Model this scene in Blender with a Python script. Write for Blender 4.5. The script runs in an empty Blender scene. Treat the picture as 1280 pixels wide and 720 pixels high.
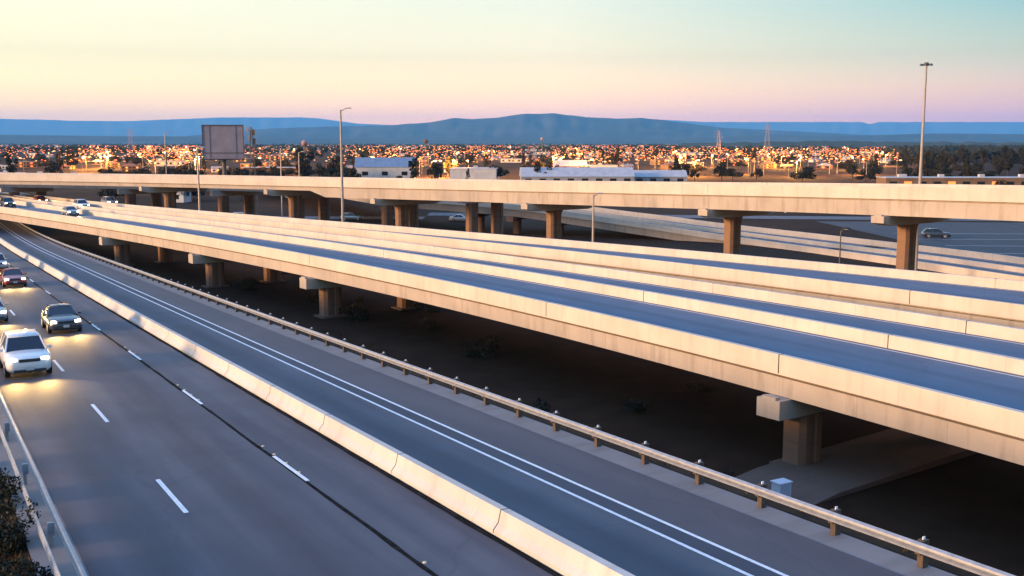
import bpy, bmesh, math, random
from mathutils import Vector, Matrix, noise
R = math.radians
random.seed(11)
SC = bpy.context.scene
COL = SC.collection
# ------------------------------------------------------------ camera
CAMZ = 17.0
F = 1300.0
PITCH = math.atan((360 - 178) / F)
cam = bpy.data.cameras.new('camera')
cam.sensor_width = 36; cam.lens = F / 1280 * 36
cam.clip_start = 0.2; cam.clip_end = 120000
camo = bpy.data.objects.new('camera', cam)
camo.location = (0, 0, CAMZ); camo.rotation_euler = (math.pi / 2 - PITCH, 0, 0)
COL.objects.link(camo); SC.camera = camo
# ------------------------------------------------------------ sky, sun, exposure
SUN_AZ = R(-112); SUN_EL = R(10)     # azimuth from +Y (view direction), clockwise positive
SKY_K = 0.05; GRAD_K = 0.80; GRAD_HI = 1.15; SUN_K = 4.8; EXPO = 0.5
w = bpy.data.worlds.new('World'); SC.world = w; w.use_nodes = True
def build_world():
    nt = w.node_tree; n = nt.nodes; l = nt.links; n.clear()
    out = n.new('ShaderNodeOutputWorld')
    sky = n.new('ShaderNodeTexSky'); sky.sky_type = 'NISHITA'; sky.sun_disc = False
    sky.sun_elevation = SUN_EL; sky.sun_rotation = SUN_AZ; sky.air_density = 1.3; sky.dust_density = 1.5
    b1 = n.new('ShaderNodeBackground'); l.new(sky.outputs[0], b1.inputs[0]); b1.inputs[1].default_value = SKY_K
    tc = n.new('ShaderNodeTexCoord'); sep = n.new('ShaderNodeSeparateXYZ'); l.new(tc.outputs['Generated'], sep.inputs[0])
    def M(op, a, b=None, c=None):
        m = n.new('ShaderNodeMath'); m.operation = op
        for i, v in enumerate((a, b, c)):
            if v is None: continue
            if isinstance(v, (int, float)): m.inputs[i].default_value = v
            else: l.new(v, m.inputs[i])
        return m.outputs[0]
    el = M('ARCSINE', sep.outputs['Z']); deg = M('MULTIPLY', el, 180 / math.pi)
    t = M('POWER', M('DIVIDE', M('MAXIMUM', deg, 0.0), 90.0), 0.5)     # square-root scale: fine near the horizon
    az = M('ARCTAN2', sep.outputs['X'], sep.outputs['Y']); azd = M('MULTIPLY', az, 180 / math.pi)
    def P(d): return math.sqrt(max(d, 0) / 90)
    def srgb(c): return tuple(((v / 255 + .055) / 1.055) ** 2.4 if v > 10 else v / 255 / 12.92 for v in c) + (1,)
    def ramp(stops):
        r = n.new('ShaderNodeValToRGB'); l.new(t, r.inputs[0]); cr = r.color_ramp
        while len(cr.elements) > 1: cr.elements.remove(cr.elements[0])
        cr.elements[0].position = P(stops[0][0]); cr.elements[0].color = srgb(stops[0][1])
        for d, c in stops[1:]:
            e = cr.elements.new(P(d)); e.color = srgb(c)
        return r.outputs[0]
    ZEN = (120, 165, 245)
    left = ramp([(0, (255, 176, 70)), (1.3, (255, 186, 92)), (3, (255, 220, 145)), (5, (255, 240, 190)), (7.8, (252, 242, 205)), (14, (215, 220, 205)), (30, (140, 190, 245)), (90, ZEN)])
    mid = ramp([(0, (255, 160, 82)), (1.3, (255, 172, 102)), (3, (255, 208, 145)), (5, (248, 230, 190)), (7.8, (222, 224, 204)), (14, (160, 195, 205)), (30, (130, 180, 245)), (90, ZEN)])
    right = ramp([(0, (208, 108, 78)), (1.2, (206, 118, 90)), (2.8, (200, 150, 116)), (4.8, (158, 168, 150)), (7.0, (84, 150, 160)), (9, (72, 142, 165)), (20, (100, 160, 215)), (90, ZEN)])
    def mix(f, a, b):
        m = n.new('ShaderNodeMix'); m.data_type = 'RGBA'; l.new(f, m.inputs['Factor']); l.new(a, m.inputs['A']); l.new(b, m.inputs['B']); return m.outputs['Result']
    def mr(a, b):
        m = n.new('ShaderNodeMapRange'); l.new(azd, m.inputs[0]); m.inputs[1].default_value = a; m.inputs[2].default_value = b; return m.outputs[0]
    c = mix(mr(2, 27), mix(mr(-26, 2), left, mid), right)
    b2 = n.new('ShaderNodeBackground'); l.new(c, b2.inputs[0]); st = n.new('ShaderNodeMapRange'); l.new(deg, st.inputs[0]); st.inputs[1].default_value = 9; st.inputs[2].default_value = 30; st.inputs[3].default_value = GRAD_K; st.inputs[4].default_value = GRAD_HI; lo = n.new('ShaderNodeMapRange'); l.new(deg, lo.inputs[0]); lo.inputs[1].default_value = 0; lo.inputs[2].default_value = 4.5; lo.inputs[3].default_value = 2.3; lo.inputs[4].default_value = 1.0; l.new(M('MULTIPLY', st.outputs[0], lo.outputs[0]), b2.inputs[1])
    ad = n.new('ShaderNodeAddShader'); l.new(b1.outputs[0], ad.inputs[0]); l.new(b2.outputs[0], ad.inputs[1]); l.new(ad.outputs[0], out.inputs[0])
build_world()
sl = bpy.data.lights.new('sun', 'SUN'); sl.energy = SUN_K; sl.angle = R(10); sl.color = (1.0, .60, .33)
so = bpy.data.objects.new('sun', sl); COL.objects.link(so)
sd = Vector((math.sin(SUN_AZ) * math.cos(SUN_EL), math.cos(SUN_AZ) * math.cos(SUN_EL), math.sin(SUN_EL)))
so.rotation_euler = sd.to_track_quat('Z', 'Y').to_euler(); so.location = (-50, -50, 80)
SC.view_settings.view_transform = 'Standard'; SC.view_settings.look = 'None'
SC.view_settings.exposure = EXPO; SC.view_settings.gamma = 1.0
SC.cycles.max_bounces = 6; SC.cycles.volume_bounces = 1; SC.cycles.transparent_max_bounces = 8
SC.cycles.use_denoising = True; SC.cycles.sample_clamp_indirect = 4.0

# ------------------------------------------------------------ material helpers
MATS = {}
def newmat(name):
    m = bpy.data.materials.new(name); m.use_nodes = True; MATS[name] = m
    return m, m.node_tree.nodes, m.node_tree.links, m.node_tree.nodes['Principled BSDF']
def lin(c): return tuple(c) + (1,)
def noisy(name, c1, c2, scale=3, rough=.8, bump=.0, stretch=(1, 1, 1), coord='Object', metal=0, detail=8, c3=None, spec=.5, fine=None, bscale=None):
    m, n, l, b = newmat(name)
    tc = n.new('ShaderNodeTexCoord'); mp = n.new('ShaderNodeMapping'); l.new(tc.outputs[coord], mp.inputs[0]); mp.inputs['Scale'].default_value = stretch
    nz = n.new('ShaderNodeTexNoise'); nz.inputs['Scale'].default_value = scale; nz.inputs['Detail'].default_value = detail; nz.inputs['Roughness'].default_value = .62
    l.new(mp.outputs[0], nz.inputs[0])
    r = n.new('ShaderNodeValToRGB'); l.new(nz.outputs[0], r.inputs[0])
    r.color_ramp.elements[0].position = .32; r.color_ramp.elements[1].position = .68
    r.color_ramp.elements[0].color = lin(c1); r.color_ramp.elements[1].color = lin(c2)
    if c3: e = r.color_ramp.elements.new(.5); e.color = lin(c3)
    col = r.outputs[0]
    if fine:
        n2 = n.new('ShaderNodeTexNoise'); n2.inputs['Scale'].default_value = fine; n2.inputs['Detail'].default_value = 4
        l.new(tc.outputs[coord], n2.inputs[0])
        mx = n.new('ShaderNodeMix'); mx.data_type = 'RGBA'; mx.blend_type = 'OVERLAY'; mx.inputs['Factor'].default_value = .55
        l.new(col, mx.inputs['A']); l.new(n2.outputs[0], mx.inputs['B']); col = mx.outputs['Result']
    l.new(col, b.inputs['Base Color']); b.inputs['Roughness'].default_value = rough; b.inputs['Metallic'].default_value = metal
    b.inputs['Specular IOR Level'].default_value = spec
    if bump:
        bp = n.new('ShaderNodeBump'); bp.inputs['Strength'].default_value = bump; bp.inputs['Distance'].default_value = .02
        nb = nz
        if bscale:
            nb = n.new('ShaderNodeTexNoise'); nb.inputs['Scale'].default_value = bscale; nb.inputs['Detail'].default_value = 5; l.new(tc.outputs[coord], nb.inputs[0])
        l.new(nb.outputs[0], bp.inputs['Height']); l.new(bp.outputs[0], b.inputs['Normal'])
    return m
def emis(name, c, k, base=(.1, .1, .1), sampled=False):
    m, n, l, b = newmat(name)
    b.inputs['Base Color'].default_value = lin(base); b.inputs['Emission Color'].default_value = lin(c); b.inputs['Emission Strength'].default_value = k
    m.cycles.emission_sampling = 'FRONT' if sampled else 'NONE'
    return m
def plain(name, c, rough=.5, metal=0, coat=0, spec=.5):
    m, n, l, b = newmat(name)
    b.inputs['Base Color'].default_value = lin(c); b.inputs['Roughness'].default_value = rough; b.inputs['Metallic'].default_value = metal
    b.inputs['Coat Weight'].default_value = coat; b.inputs['Specular IOR Level'].default_value = spec
    # slight unevenness so nothing is perfectly uniform
    nz = n.new('ShaderNodeTexNoise'); nz.inputs['Scale'].default_value = 6
    mr = n.new('ShaderNodeMapRange'); mr.inputs[3].default_value = max(0, rough - .08); mr.inputs[4].default_value = min(1, rough + .12)
    l.new(nz.outputs[0], mr.inputs[0]); l.new(mr.outputs[0], b.inputs['Roughness'])
    return m
def asphalt(name, c1, c2, lanes, seed=0, rough=.75):
    """uv: u = metres across, v = metres along"""
    m, n, l, b = newmat(name)
    uv = n.new('ShaderNodeUVMap'); sep = n.new('ShaderNodeSeparateXYZ'); l.new(uv.outputs[0], sep.inputs[0])
    def noise_(sx, sy, sc, det=6, off=0.):
        mp = n.new('ShaderNodeMapping'); l.new(uv.outputs[0], mp.inputs[0]); mp.inputs['Scale'].default_value = (sx, sy, 1); mp.inputs['Location'].default_value = (off, seed, 0)
        z = n.new('ShaderNodeTexNoise'); z.inputs['Scale'].default_value = sc; z.inputs['Detail'].default_value = det; l.new(mp.outputs[0], z.inputs[0]); return z.outputs[0]
    def mixc(f, a, bb, blend='MIX'):
        mx = n.new('ShaderNodeMix'); mx.data_type = 'RGBA'; mx.blend_type = blend
        if isinstance(f, float): mx.inputs['Factor'].default_value = f
        else: l.new(f, mx.inputs['Factor'])
        for s, v in (('A', a), ('B', bb)):
            if isinstance(v, tuple): mx.inputs[s].default_value = v
            else: l.new(v, mx.inputs[s])
        return mx.outputs['Result']
    def rng(x, a, bb, c=0., d=1.):
        r = n.new('ShaderNodeMapRange'); l.new(x, r.inputs[0]); r.inputs[1].default_value = a; r.inputs[2].default_value = bb; r.inputs[3].default_value = c; r.inputs[4].default_value = d; return r.outputs[0]
    base = mixc(rng(noise_(1, .06, .9), .35, .65), lin(c1), lin(c2))              # long streaks of wear
    base = mixc(rng(noise_(1, 1, .35, 3, 7.), .4, .7, 0, .35), base, lin(tuple(v * .7 for v in c1)))   # blotches
    grain = noise_(1, 1, 38, 3, 3.)
    base = mixc(.75, base, grain, 'OVERLAY')
    # oil line in the middle of each lane
    for c0 in lanes:
        s = n.new('ShaderNodeMath'); s.operation = 'SUBTRACT'; l.new(sep.outputs[0], s.inputs[0]); s.inputs[1].default_value = c0
        a = n.new('ShaderNodeMath'); a.operation = 'ABSOLUTE'; l.new(s.outputs[0], a.inputs[0])
        fac = rng(a.outputs[0], .15, .8, .42, 0.)
        base = mixc(fac, base, lin(tuple(v * .6 for v in c1)))
    # tar sealed cracks
    vor = n.new('ShaderNodeTexVoronoi'); vor.feature = 'DISTANCE_TO_EDGE'; vor.inputs['Scale'].default_value = .16
    mp = n.new('ShaderNodeMapping'); mp.inputs['Scale'].default_value = (1, .55, 1); l.new(uv.outputs[0], mp.inputs[0])
    wob = n.new('ShaderNodeMix'); wob.data_type = 'VECTOR'; wob.inputs['Factor'].default_value = .06
    nzz = n.new('ShaderNodeTexNoise'); nzz.inputs['Scale'].default_value = 1.2; l.new(uv.outputs[0], nzz.inputs[0])
    sc = n.new('ShaderNodeVectorMath'); sc.operation = 'SCALE'; sc.inputs['Scale'].default_value = 10; l.new(nzz.outputs['Color'], sc.inputs[0])
    l.new(mp.outputs[0], wob.inputs['A']); l.new(sc.outputs[0], wob.inputs['B']); l.new(wob.outputs['Result'], vor.inputs['Vector'])
    base = mixc(rng(vor.outputs['Distance'], .0, .009, .16, 0.), base, lin((.012, .012, .014)))
    l.new(base, b.inputs['Base Color']); b.inputs['Specular IOR Level'].default_value = .35
    l.new(rng(grain, .3, .7, rough - .1, rough + .1), b.inputs['Roughness'])
    bp = n.new('ShaderNodeBump'); bp.inputs['Strength'].default_value = .35; bp.inputs['Distance'].default_value = .01; l.new(grain, bp.inputs['Height']); l.new(bp.outputs[0], b.inputs['Normal'])
    return m

def concrete(name, c, stain=.35, joints=0):
    m, n, l, b = newmat(name)
    uv = n.new('ShaderNodeUVMap'); tc = n.new('ShaderNodeTexCoord')
    def nz(scale, st, src, det=7):
        mp = n.new('ShaderNodeMapping'); l.new(src, mp.inputs[0]); mp.inputs['Scale'].default_value = st
        z = n.new('ShaderNodeTexNoise'); z.inputs['Scale'].default_value = scale; z.inputs['Detail'].default_value = det; l.new(mp.outputs[0], z.inputs[0]); return z.outputs[0]
    def rng(x, a, bb, c_=0., d=1.):
        r = n.new('ShaderNodeMapRange'); l.new(x, r.inputs[0]); r.inputs[1].default_value = a; r.inputs[2].default_value = bb; r.inputs[3].default_value = c_; r.inputs[4].default_value = d; return r.outputs[0]
    def mixc(f, a, bb):
        mx = n.new('ShaderNodeMix'); mx.data_type = 'RGBA'; l.new(f, mx.inputs['Factor'])
        for s, v in (('A', a), ('B', bb)):
            if isinstance(v, tuple): mx.inputs[s].default_value = v
            else: l.new(v, mx.inputs[s])
        return mx.outputs['Result']
    base = mixc(rng(nz(.35, (1, 1, 1), tc.outputs['Object']), .35, .65), lin(c), lin(tuple(v * .84 for v in c)))
    base = mixc(rng(nz(1.0, (.25, 1.6, 1), uv.outputs[0]), .52, .72, 0, stain), base, lin((c[0] * .45, c[1] * .42, c[2] * .40)))  # weather streaks running down
    base = mixc(rng(nz(14, (1, 1, 1), tc.outputs['Object'], 4), .4, .8, 0, .22), base, lin(tuple(v * .6 for v in c)))
    if joints:        # formwork joints every few metres and a lighter or darker cast per bay
        sp = n.new('ShaderNodeSeparateXYZ'); l.new(uv.outputs[0], sp.inputs[0])
        dv = n.new('ShaderNodeMath'); dv.operation = 'DIVIDE'; l.new(sp.outputs[1], dv.inputs[0]); dv.inputs[1].default_value = joints
        fr = n.new('ShaderNodeMath'); fr.operation = 'FRACT'; l.new(dv.outputs[0], fr.inputs[0])
        lt = n.new('ShaderNodeMath'); lt.operation = 'LESS_THAN'; l.new(fr.outputs[0], lt.inputs[0]); lt.inputs[1].default_value = .03 / joints
        ml = n.new('ShaderNodeMath'); ml.operation = 'MULTIPLY'; l.new(lt.outputs[0], ml.inputs[0]); ml.inputs[1].default_value = .45
        fl_ = n.new('ShaderNodeMath'); fl_.operation = 'FLOOR'; l.new(dv.outputs[0], fl_.inputs[0])
        wn = n.new('ShaderNodeTexWhiteNoise'); wn.noise_dimensions = '1D'; l.new(fl_.outputs[0], wn.inputs['W'])
        base = mixc(rng(wn.outputs['Value'], 0, 1, 0, .22), base, lin(tuple(v * .7 for v in c)))
        base = mixc(ml.outputs[0], base, lin(tuple(v * .3 for v in c)))
    l.new(base, b.inputs['Base Color']); b.inputs['Roughness'].default_value = .85; b.inputs['Specular IOR Level'].default_value = .3
    bp = n.new('ShaderNodeBump'); bp.inputs['Strength'].default_value = .25; bp.inputs['Distance'].default_value = .01
    l.new(nz(10, (1, 1, 1), tc.outputs['Object'], 6), bp.inputs['Height']); l.new(bp.outputs[0], b.inputs['Normal'])
    return m

PARAPET = concrete('parapet_concrete', (.58, .50, .41), .3, 7.5)
GIRDER = concrete('girder_concrete', (.42, .355, .29), .5, 5.0)
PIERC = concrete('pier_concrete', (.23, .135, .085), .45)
BARR = concrete('barrier_concrete', (.52, .48, .43), .3)
PADC = concrete('pad_concrete', (.15, .10, .078), .35)
STRIPC = concrete('gutter_concrete', (.20, .19, .19), .4)
ASPH_L = asphalt('asphalt_oncoming', (.046, .049, .066), (.088, .090, .108), (4.2, 7.6), 3)
ASPH_R = asphalt('asphalt_carriageway', (.062, .065, .082), (.100, .102, .118), (13.7,), 9)
ASPH_B = asphalt('asphalt_buffer', (.040, .045, .062), (.052, .058, .075), (), 5)
ASPH_S = asphalt('asphalt_shoulder', (.062, .060, .070), (.078, .075, .084), (), 15)
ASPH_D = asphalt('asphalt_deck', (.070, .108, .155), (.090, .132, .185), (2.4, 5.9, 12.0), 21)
ASPH_F = asphalt('asphalt_far', (.085, .085, .095), (.12, .12, .13), (), 31)
ASPH_LOT = asphalt('asphalt_lot', (.035, .033, .036), (.055, .052, .056), (), 41)
PAINT = noisy('road_paint', (.55, .55, .56), (.80, .80, .80), 9, .6)
TAR = noisy('tar_seam', (.005, .005, .005), (.022, .020, .018), 3, 1., spec=.05)
STEEL = noisy('galvanised_steel', (.22, .23, .25), (.33, .34, .36), 5, .5, metal=.3)
POLE = noisy('pole_steel', (.24, .21, .19), (.34, .30, .27), 3, .5, metal=.3)
DARKPOLE = noisy('dark_pole', (.05, .05, .05), (.09, .085, .08), 3, .6)
WOODP = noisy('post_timber', (.05, .035, .025), (.10, .07, .05), 8, .9)
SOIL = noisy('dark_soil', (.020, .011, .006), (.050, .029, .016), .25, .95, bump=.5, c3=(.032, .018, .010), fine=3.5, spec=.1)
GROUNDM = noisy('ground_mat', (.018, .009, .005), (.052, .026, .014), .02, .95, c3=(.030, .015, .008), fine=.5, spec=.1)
GRASS = noisy('dry_grass', (.04, .032, .018), (.085, .07, .035), 3, .95, spec=.1)
LEAF = noisy('leaf_dark', (.010, .013, .008), (.024, .026, .014), 1.5, .8, spec=.2)
LEAF2 = noisy('leaf_olive', (.016, .017, .009), (.034, .030, .017), 1.5, .8, spec=.2)
LEAF3 = noisy('leaf_rust', (.03, .018, .011), (.06, .034, .02), 1.5, .8, spec=.2)
BARK = noisy('bark', (.04, .03, .022), (.08, .06, .045), 6, .9)
MOUNT = noisy('mountain_scrub', (.045, .055, .05), (.085, .085, .07), .0012, .95, detail=10, spec=.05)
WHITEW = noisy('white_wall', (.38, .37, .36), (.50, .49, .48), .6, .8)
CREAMW = noisy('cream_wall', (.13, .075, .04), (.20, .12, .065), .6, .8)
GREYW = noisy('grey_wall', (.22, .22, .24), (.32, .31, .32), .6, .8)
BROWNW = noisy('brown_wall', (.08, .04, .022), (.13, .065, .036), .6, .8)
ROOFG = noisy('roof_grey', (.16, .16, .17), (.26, .26, .27), .8, .8)
ROOFR = noisy('roof_tile', (.16, .07, .045), (.24, .11, .07), .8, .85)
ROOFW = noisy('roof_white', (.30, .30, .31), (.42, .42, .43), .5, .7)
GLASSD = plain('dark_glass', (.015, .018, .022), .08)
RUBBER = plain('tyre_rubber', (.02, .02, .02), .85)
CHROME = plain('rim_metal', (.5, .5, .52), .3, metal=.9)
PLASTIC = plain('black_plastic', (.02, .02, .022), .5)
HEADL = emis('headlamp_glow', (1, .80, .45), 14, (.6, .6, .6))
TAILL = plain('tail_lens', (.35, .01, .01), .2)
WINLIT = emis('window_lit', (1, .16, .012), 2.0)
WINYEL = emis('window_yellow', (1, .28, .03), 2.2)
LAMPO = emis('sodium_lamp', (1, .135, .008), 2.0)
LAMPY = emis('warm_lamp', (1, .30, .035), 2.1)
LAMPW = emis('white_lamp', (1, .55, .25), 1.8)
SIGNB = noisy('billboard_back', (.17, .155, .19), (.23, .21, .245), .5, .75)
CABINET = plain('cabinet_paint', (.55, .60, .66), .5)
REFL = plain('reflector', (.85, .85, .85), .3)

# ------------------------------------------------------------ mesh helpers
class MB:
    def __init__(s): s.v = []; s.f = []; s.m = []; s.uv = []
    def quad(s, pts, mi=0, uv=None):
        i = len(s.v); s.v += [tuple(p) for p in pts]; s.f.append(tuple(range(i, i + len(pts)))); s.m.append(mi)
        s.uv += (uv if uv else [(0, 0)] * len(pts))
    def box(s, c, d, rz=0., mi=0, M=None):
        x, y, z = d[0] / 2, d[1] / 2, d[2] / 2
        m = M or (Matrix.Translation(Vector(c)) @ Matrix.Rotation(rz, 4, 'Z'))
        if M is not None: m = M @ Matrix.Translation(Vector(c))
        vs = [m @ Vector(p) for p in ((-x, -y, -z), (x, -y, -z), (x, y, -z), (-x, y, -z), (-x, -y, z), (x, -y, z), (x, y, z), (-x, y, z))]
        i = len(s.v); s.v += [tuple(v) for v in vs]
        for f, (a, b) in (((0, 3, 2, 1), (d[0], d[1])), ((4, 5, 6, 7), (d[0], d[1])), ((0, 1, 5, 4), (d[0], d[2])), ((1, 2, 6, 5), (d[1], d[2])), ((2, 3, 7, 6), (d[0], d[2])), ((3, 0, 4, 7), (d[1], d[2]))):
            s.f.append(tuple(i + k for k in f)); s.m.append(mi); s.uv += [(0, 0), (b, 0), (b, a), (0, a)] if 0 else [(0, 0), (0, a), (b, a), (b, 0)]
        return s
    def tube(s, a, b, ra, rb=None, n=8, mi=0, cap=True):
        a = Vector(a); b = Vector(b); rb = ra if rb is None else rb
        d = (b - a).normalized(); u = d.orthogonal().normalized(); v = d.cross(u)
        i = len(s.v)
        for p, r in ((a, ra), (b, rb)):
            for k in range(n):
                t = 2 * math.pi * k / n; s.v.append(tuple(p + u * math.cos(t) * r + v * math.sin(t) * r))
        for k in range(n):
            s.f.append((i + k, i + (k + 1) % n, i + n + (k + 1) % n, i + n + k)); s.m.append(mi); s.uv += [(0, 0)] * 4
        if cap:
            s.f.append(tuple(i + k for k in reversed(range(n)))); s.m.append(mi); s.uv += [(0, 0)] * n
            s.f.append(tuple(i + n + k for k in range(n))); s.m.append(mi); s.uv += [(0, 0)] * n
        return s
    def prism(s, poly, axis_m, L, mi=0):
        """poly (a,b) in local x,z extruded along local y by L centred, then axis_m"""
        n = len(poly); i = len(s.v)
        for y in (-L / 2, L / 2):
            for a, b in poly: s.v.append(tuple(axis_m @ Vector((a, y, b))))
        for k in range(n):
            k2 = (k + 1) % n; s.f.append((i + k, i + k2, i + n + k2, i + n + k)); s.m.append(mi); s.uv += [(0, 0), (1, 0), (1, L), (0, L)]
        s.f.append(tuple(i + k for k in reversed(range(n)))); s.m.append(mi); s.uv += [p for p in reversed(poly)]
        s.f.append(tuple(i + n + k for k in range(n))); s.m.append(mi); s.uv += list(poly)
        return s
    def sweep(s, rings, closed=True, mi=0, caps=False, vs=None, us=None):
        """rings: list of lists of points; uv from running lengths"""
        n = len(rings[0]); i = len(s.v)
        for r in rings: s.v += [tuple(p) for p in r]
        if us is None:
            us = [0]
            for k in range(n if closed else n - 1): us.append(us[-1] + (Vector(rings[0][(k + 1) % n]) - Vector(rings[0][k])).length)
        if vs is None:
            vs = [0]
            for a, b in zip(rings, rings[1:]): vs.append(vs[-1] + (Vector(b[0]) - Vector(a[0])).length)
        for j in range(len(rings) - 1):
            for k in range(n if closed else n - 1):
                k2 = (k + 1) % n
                s.f.append((i + j * n + k, i + j * n + k2, i + (j + 1) * n + k2, i + (j + 1) * n + k)); s.m.append(mi)
                s.uv += [(us[k], vs[j]), (us[k + 1], vs[j]), (us[k + 1], vs[j + 1]), (us[k], vs[j + 1])]
        if caps:
            for base, rev in ((0, True), ((len(rings) - 1) * n, False)):
                ks = list(range(n)); ks = ks[::-1] if rev else ks
                s.f.append(tuple(i + base + k for k in ks)); s.m.append(mi); s.uv += [(0, 0)] * n
        return s
    def mesh(s, name, mats, smooth=False):
        me = bpy.data.meshes.new(name); me.from_pydata(s.v, [], s.f)
        for m in (mats if isinstance(mats, (list, tuple)) else [mats]): me.materials.append(m)
        me.polygons.foreach_set('material_index', s.m)
        ul = me.uv_layers.new(name='UVMap'); flat = [c for p in s.uv for c in p]
        if len(flat) == len(ul.data) * 2: ul.data.foreach_set('uv', flat)
        if smooth: me.polygons.foreach_set('use_smooth', [True] * len(me.polygons))
        me.update(); return me
def obj(name, mb, mats, parent=None, loc=None, smooth=False):
    me = mb if isinstance(mb, bpy.types.Mesh) else mb.mesh(name, mats, smooth)
    o = bpy.data.objects.new(name, me); COL.objects.link(o)
    if parent: o.parent = parent
    if loc: o.location = loc
    return o
def empty(name, loc=(0, 0, 0), rz=0.):
    o = bpy.data.objects.new(name, None); COL.objects.link(o); o.location = loc; o.rotation_euler = (0, 0, rz); o.empty_display_size = .3; return o
def tag(o, label=None, cat=None, group=None, kind=None):
    if label: o['label'] = label
    if cat: o['category'] = cat
    if group: o['group'] = group
    if kind: o['kind'] = kind
    return o
KIDS = {}
def copy_tree(o, parent=None):
    c = o.copy(); COL.objects.link(c)
    if parent: c.parent = parent
    for ch in [q for q in bpy.data.objects if q.parent == o] if o.name not in KIDS else KIDS[o.name]: copy_tree(ch, c)
    return c
def register(o):
    kids = [q for q in bpy.data.objects if q.parent == o]; KIDS[o.name] = kids
    for k in kids: register(k)
def V2(v, z=0.): return Vector((v[0], v[1], z))

# ------------------------------------------------------------ road frames
# near freeway: straight descending road.  s along, c across (right positive), measured from under the camera
NU = Vector((-.50297, .86350, 0)).normalized()
NR = Vector((NU.y, -NU.x, 0))
def nz_(s):
    z0 = 8.424 - .0374 * s
    if s < 140: return z0
    a = 8.424 - .0374 * 140; t = min((s - 140) / 90, 1.)
    return a - .0374 * 90 * (t - t * t / 2) if s < 230 else a - .0374 * 45
def N(s, c, dz=0.):
    p = NU * s + NR * c; return Vector((p.x, p.y, nz_(s) + dz))
# viaduct frame
VU = Vector((-.588, .809, 0)).normalized(); VR = Vector((VU.y, -VU.x, 0))
def fit(pts, deg):
    """least-squares c(s) polynomial, normal equations"""
    S = [(p[0] * VU.x + p[1] * VU.y) / 100 for p in pts]; Cc = [p[0] * VR.x + p[1] * VR.y for p in pts]
    n = deg + 1; A = [[sum(s ** (i + j) for s in S) for j in range(n)] + [sum(c * s ** i for s, c in zip(S, Cc))] for i in range(n)]
    for i in range(n):
        p = max(range(i, n), key=lambda r: abs(A[r][i])); A[i], A[p] = A[p], A[i]
        for r in range(n):
            if r != i:
                f = A[r][i] / A[i][i]; A[r] = [a - f * b for a, b in zip(A[r], A[i])]
    co = [A[i][n] / A[i][i] for i in range(n)]; lo, hi = min(S), max(S)
    def ev(t): return sum(k * t ** i for i, k in enumerate(co))
    def dv(t): return sum(i * k * t ** (i - 1) for i, k in enumerate(co) if i)
    def c_of(s):
        t = s / 100
        if t < lo: return ev(lo) + dv(lo) * (t - lo)
        if t > hi: return ev(hi) + dv(hi) * (t - hi)
        return ev(t)
    return c_of
PZ = 6.2; DECKZ = 5.22
P1 = fit([(-87.2, 177.4), (-71.9, 161.2), (-51.9, 137.5), (-30.1, 114.9), (-12.8, 92.1), (-1.2, 75.0), (7.7, 61.6), (12.7, 54.0), (18.2, 45.4), (20.9, 41.3)], 3)
P2 = fit([(-101.2, 206.0), (-60.1, 157.5), (-31.7, 128.6), (-15.0, 107.8), (-2.9, 92.1), (9.4, 75.5), (17.8, 63.3), (22.5, 56.4), (25.9, 51.7)], 3)
P3 = fit([(-107.4, 218.7), (-64.4, 168.9), (-33.6, 136.1), (-16.4, 118.3), (-3.2, 103.0), (10.7, 86.3), (20.4, 73.0), (26.0, 65.4), (30.0, 59.9)], 3)
P4 = fit([(-110.8, 225.7), (-67.6, 177.4), (-36.0, 146.1), (-17.9, 129.2), (-3.5, 114.4), (12.0, 97.2), (23.2, 83.2), (29.7, 75.0), (34.6, 69.4)], 3)
P5 = fit([(-121.4, 247.4), (-71.2, 186.8), (-38.3, 155.8), (-19.3, 139.5), (-3.8, 124.1), (13.5, 109.5), (26.7, 95.9), (34.3, 86.9), (40.3, 81.2)], 3)
def VP(s, c, z): p = VU * s + VR * c; return Vector((p.x, p.y, z))
def srange(a, b, st):
    n = max(1, round((b - a) / st)); return [a + (b - a) * i / n for i in range(n + 1)]

# ============================================================ TERRAIN
def grid_ground():
    mb = MB(); S = 60000
    xs = [-S, -20000, -8000, -3000, -1200, -500, -200, 0, 200, 500, 1200, 3000, 8000, 20000, S]
    ys = [-3000, -800, -200, 0, 200, 500, 1200, 3000, 8000, 20000, 45000]
    for i in range(len(xs) - 1):
        for j in range(len(ys) - 1):
            mb.quad([(xs[i], ys[j], 0), (xs[i + 1], ys[j], 0), (xs[i + 1], ys[j + 1], 0), (xs[i], ys[j + 1], 0)])
    return mb
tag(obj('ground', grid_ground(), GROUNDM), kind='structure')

def embankment():
    mb = MB(); rings = []
    for s in srange(-60, 300, 3):
        z = nz_(s); ring = []
        for k, (c, zz) in enumerate(((2.0 - 2.2 * z - .4, -.15), (2.0 - 1.1 * z, z * .5), (1.75, z - .12), (2.1, z - .06), (18.9, z - .06), (19.4, z - .14), (19.4 + .8 * z, z * .5), (19.4 + 1.6 * z + .3, -.15))):
            if k in (0, 1, 6, 7):
                zz += .25 * noise.noise(Vector((s * .22, c * .4, 3))) if k in (1, 6) else 0
                c += .8 * noise.noise(Vector((s * .12, k * 3.1, 0)))
            p = N(s, c); ring.append((p.x, p.y, zz))
        rings.append(ring)
    mb.sweep(rings, closed=False); return mb
tag(obj('embankment', embankment(), SOIL), kind='structure')

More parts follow.
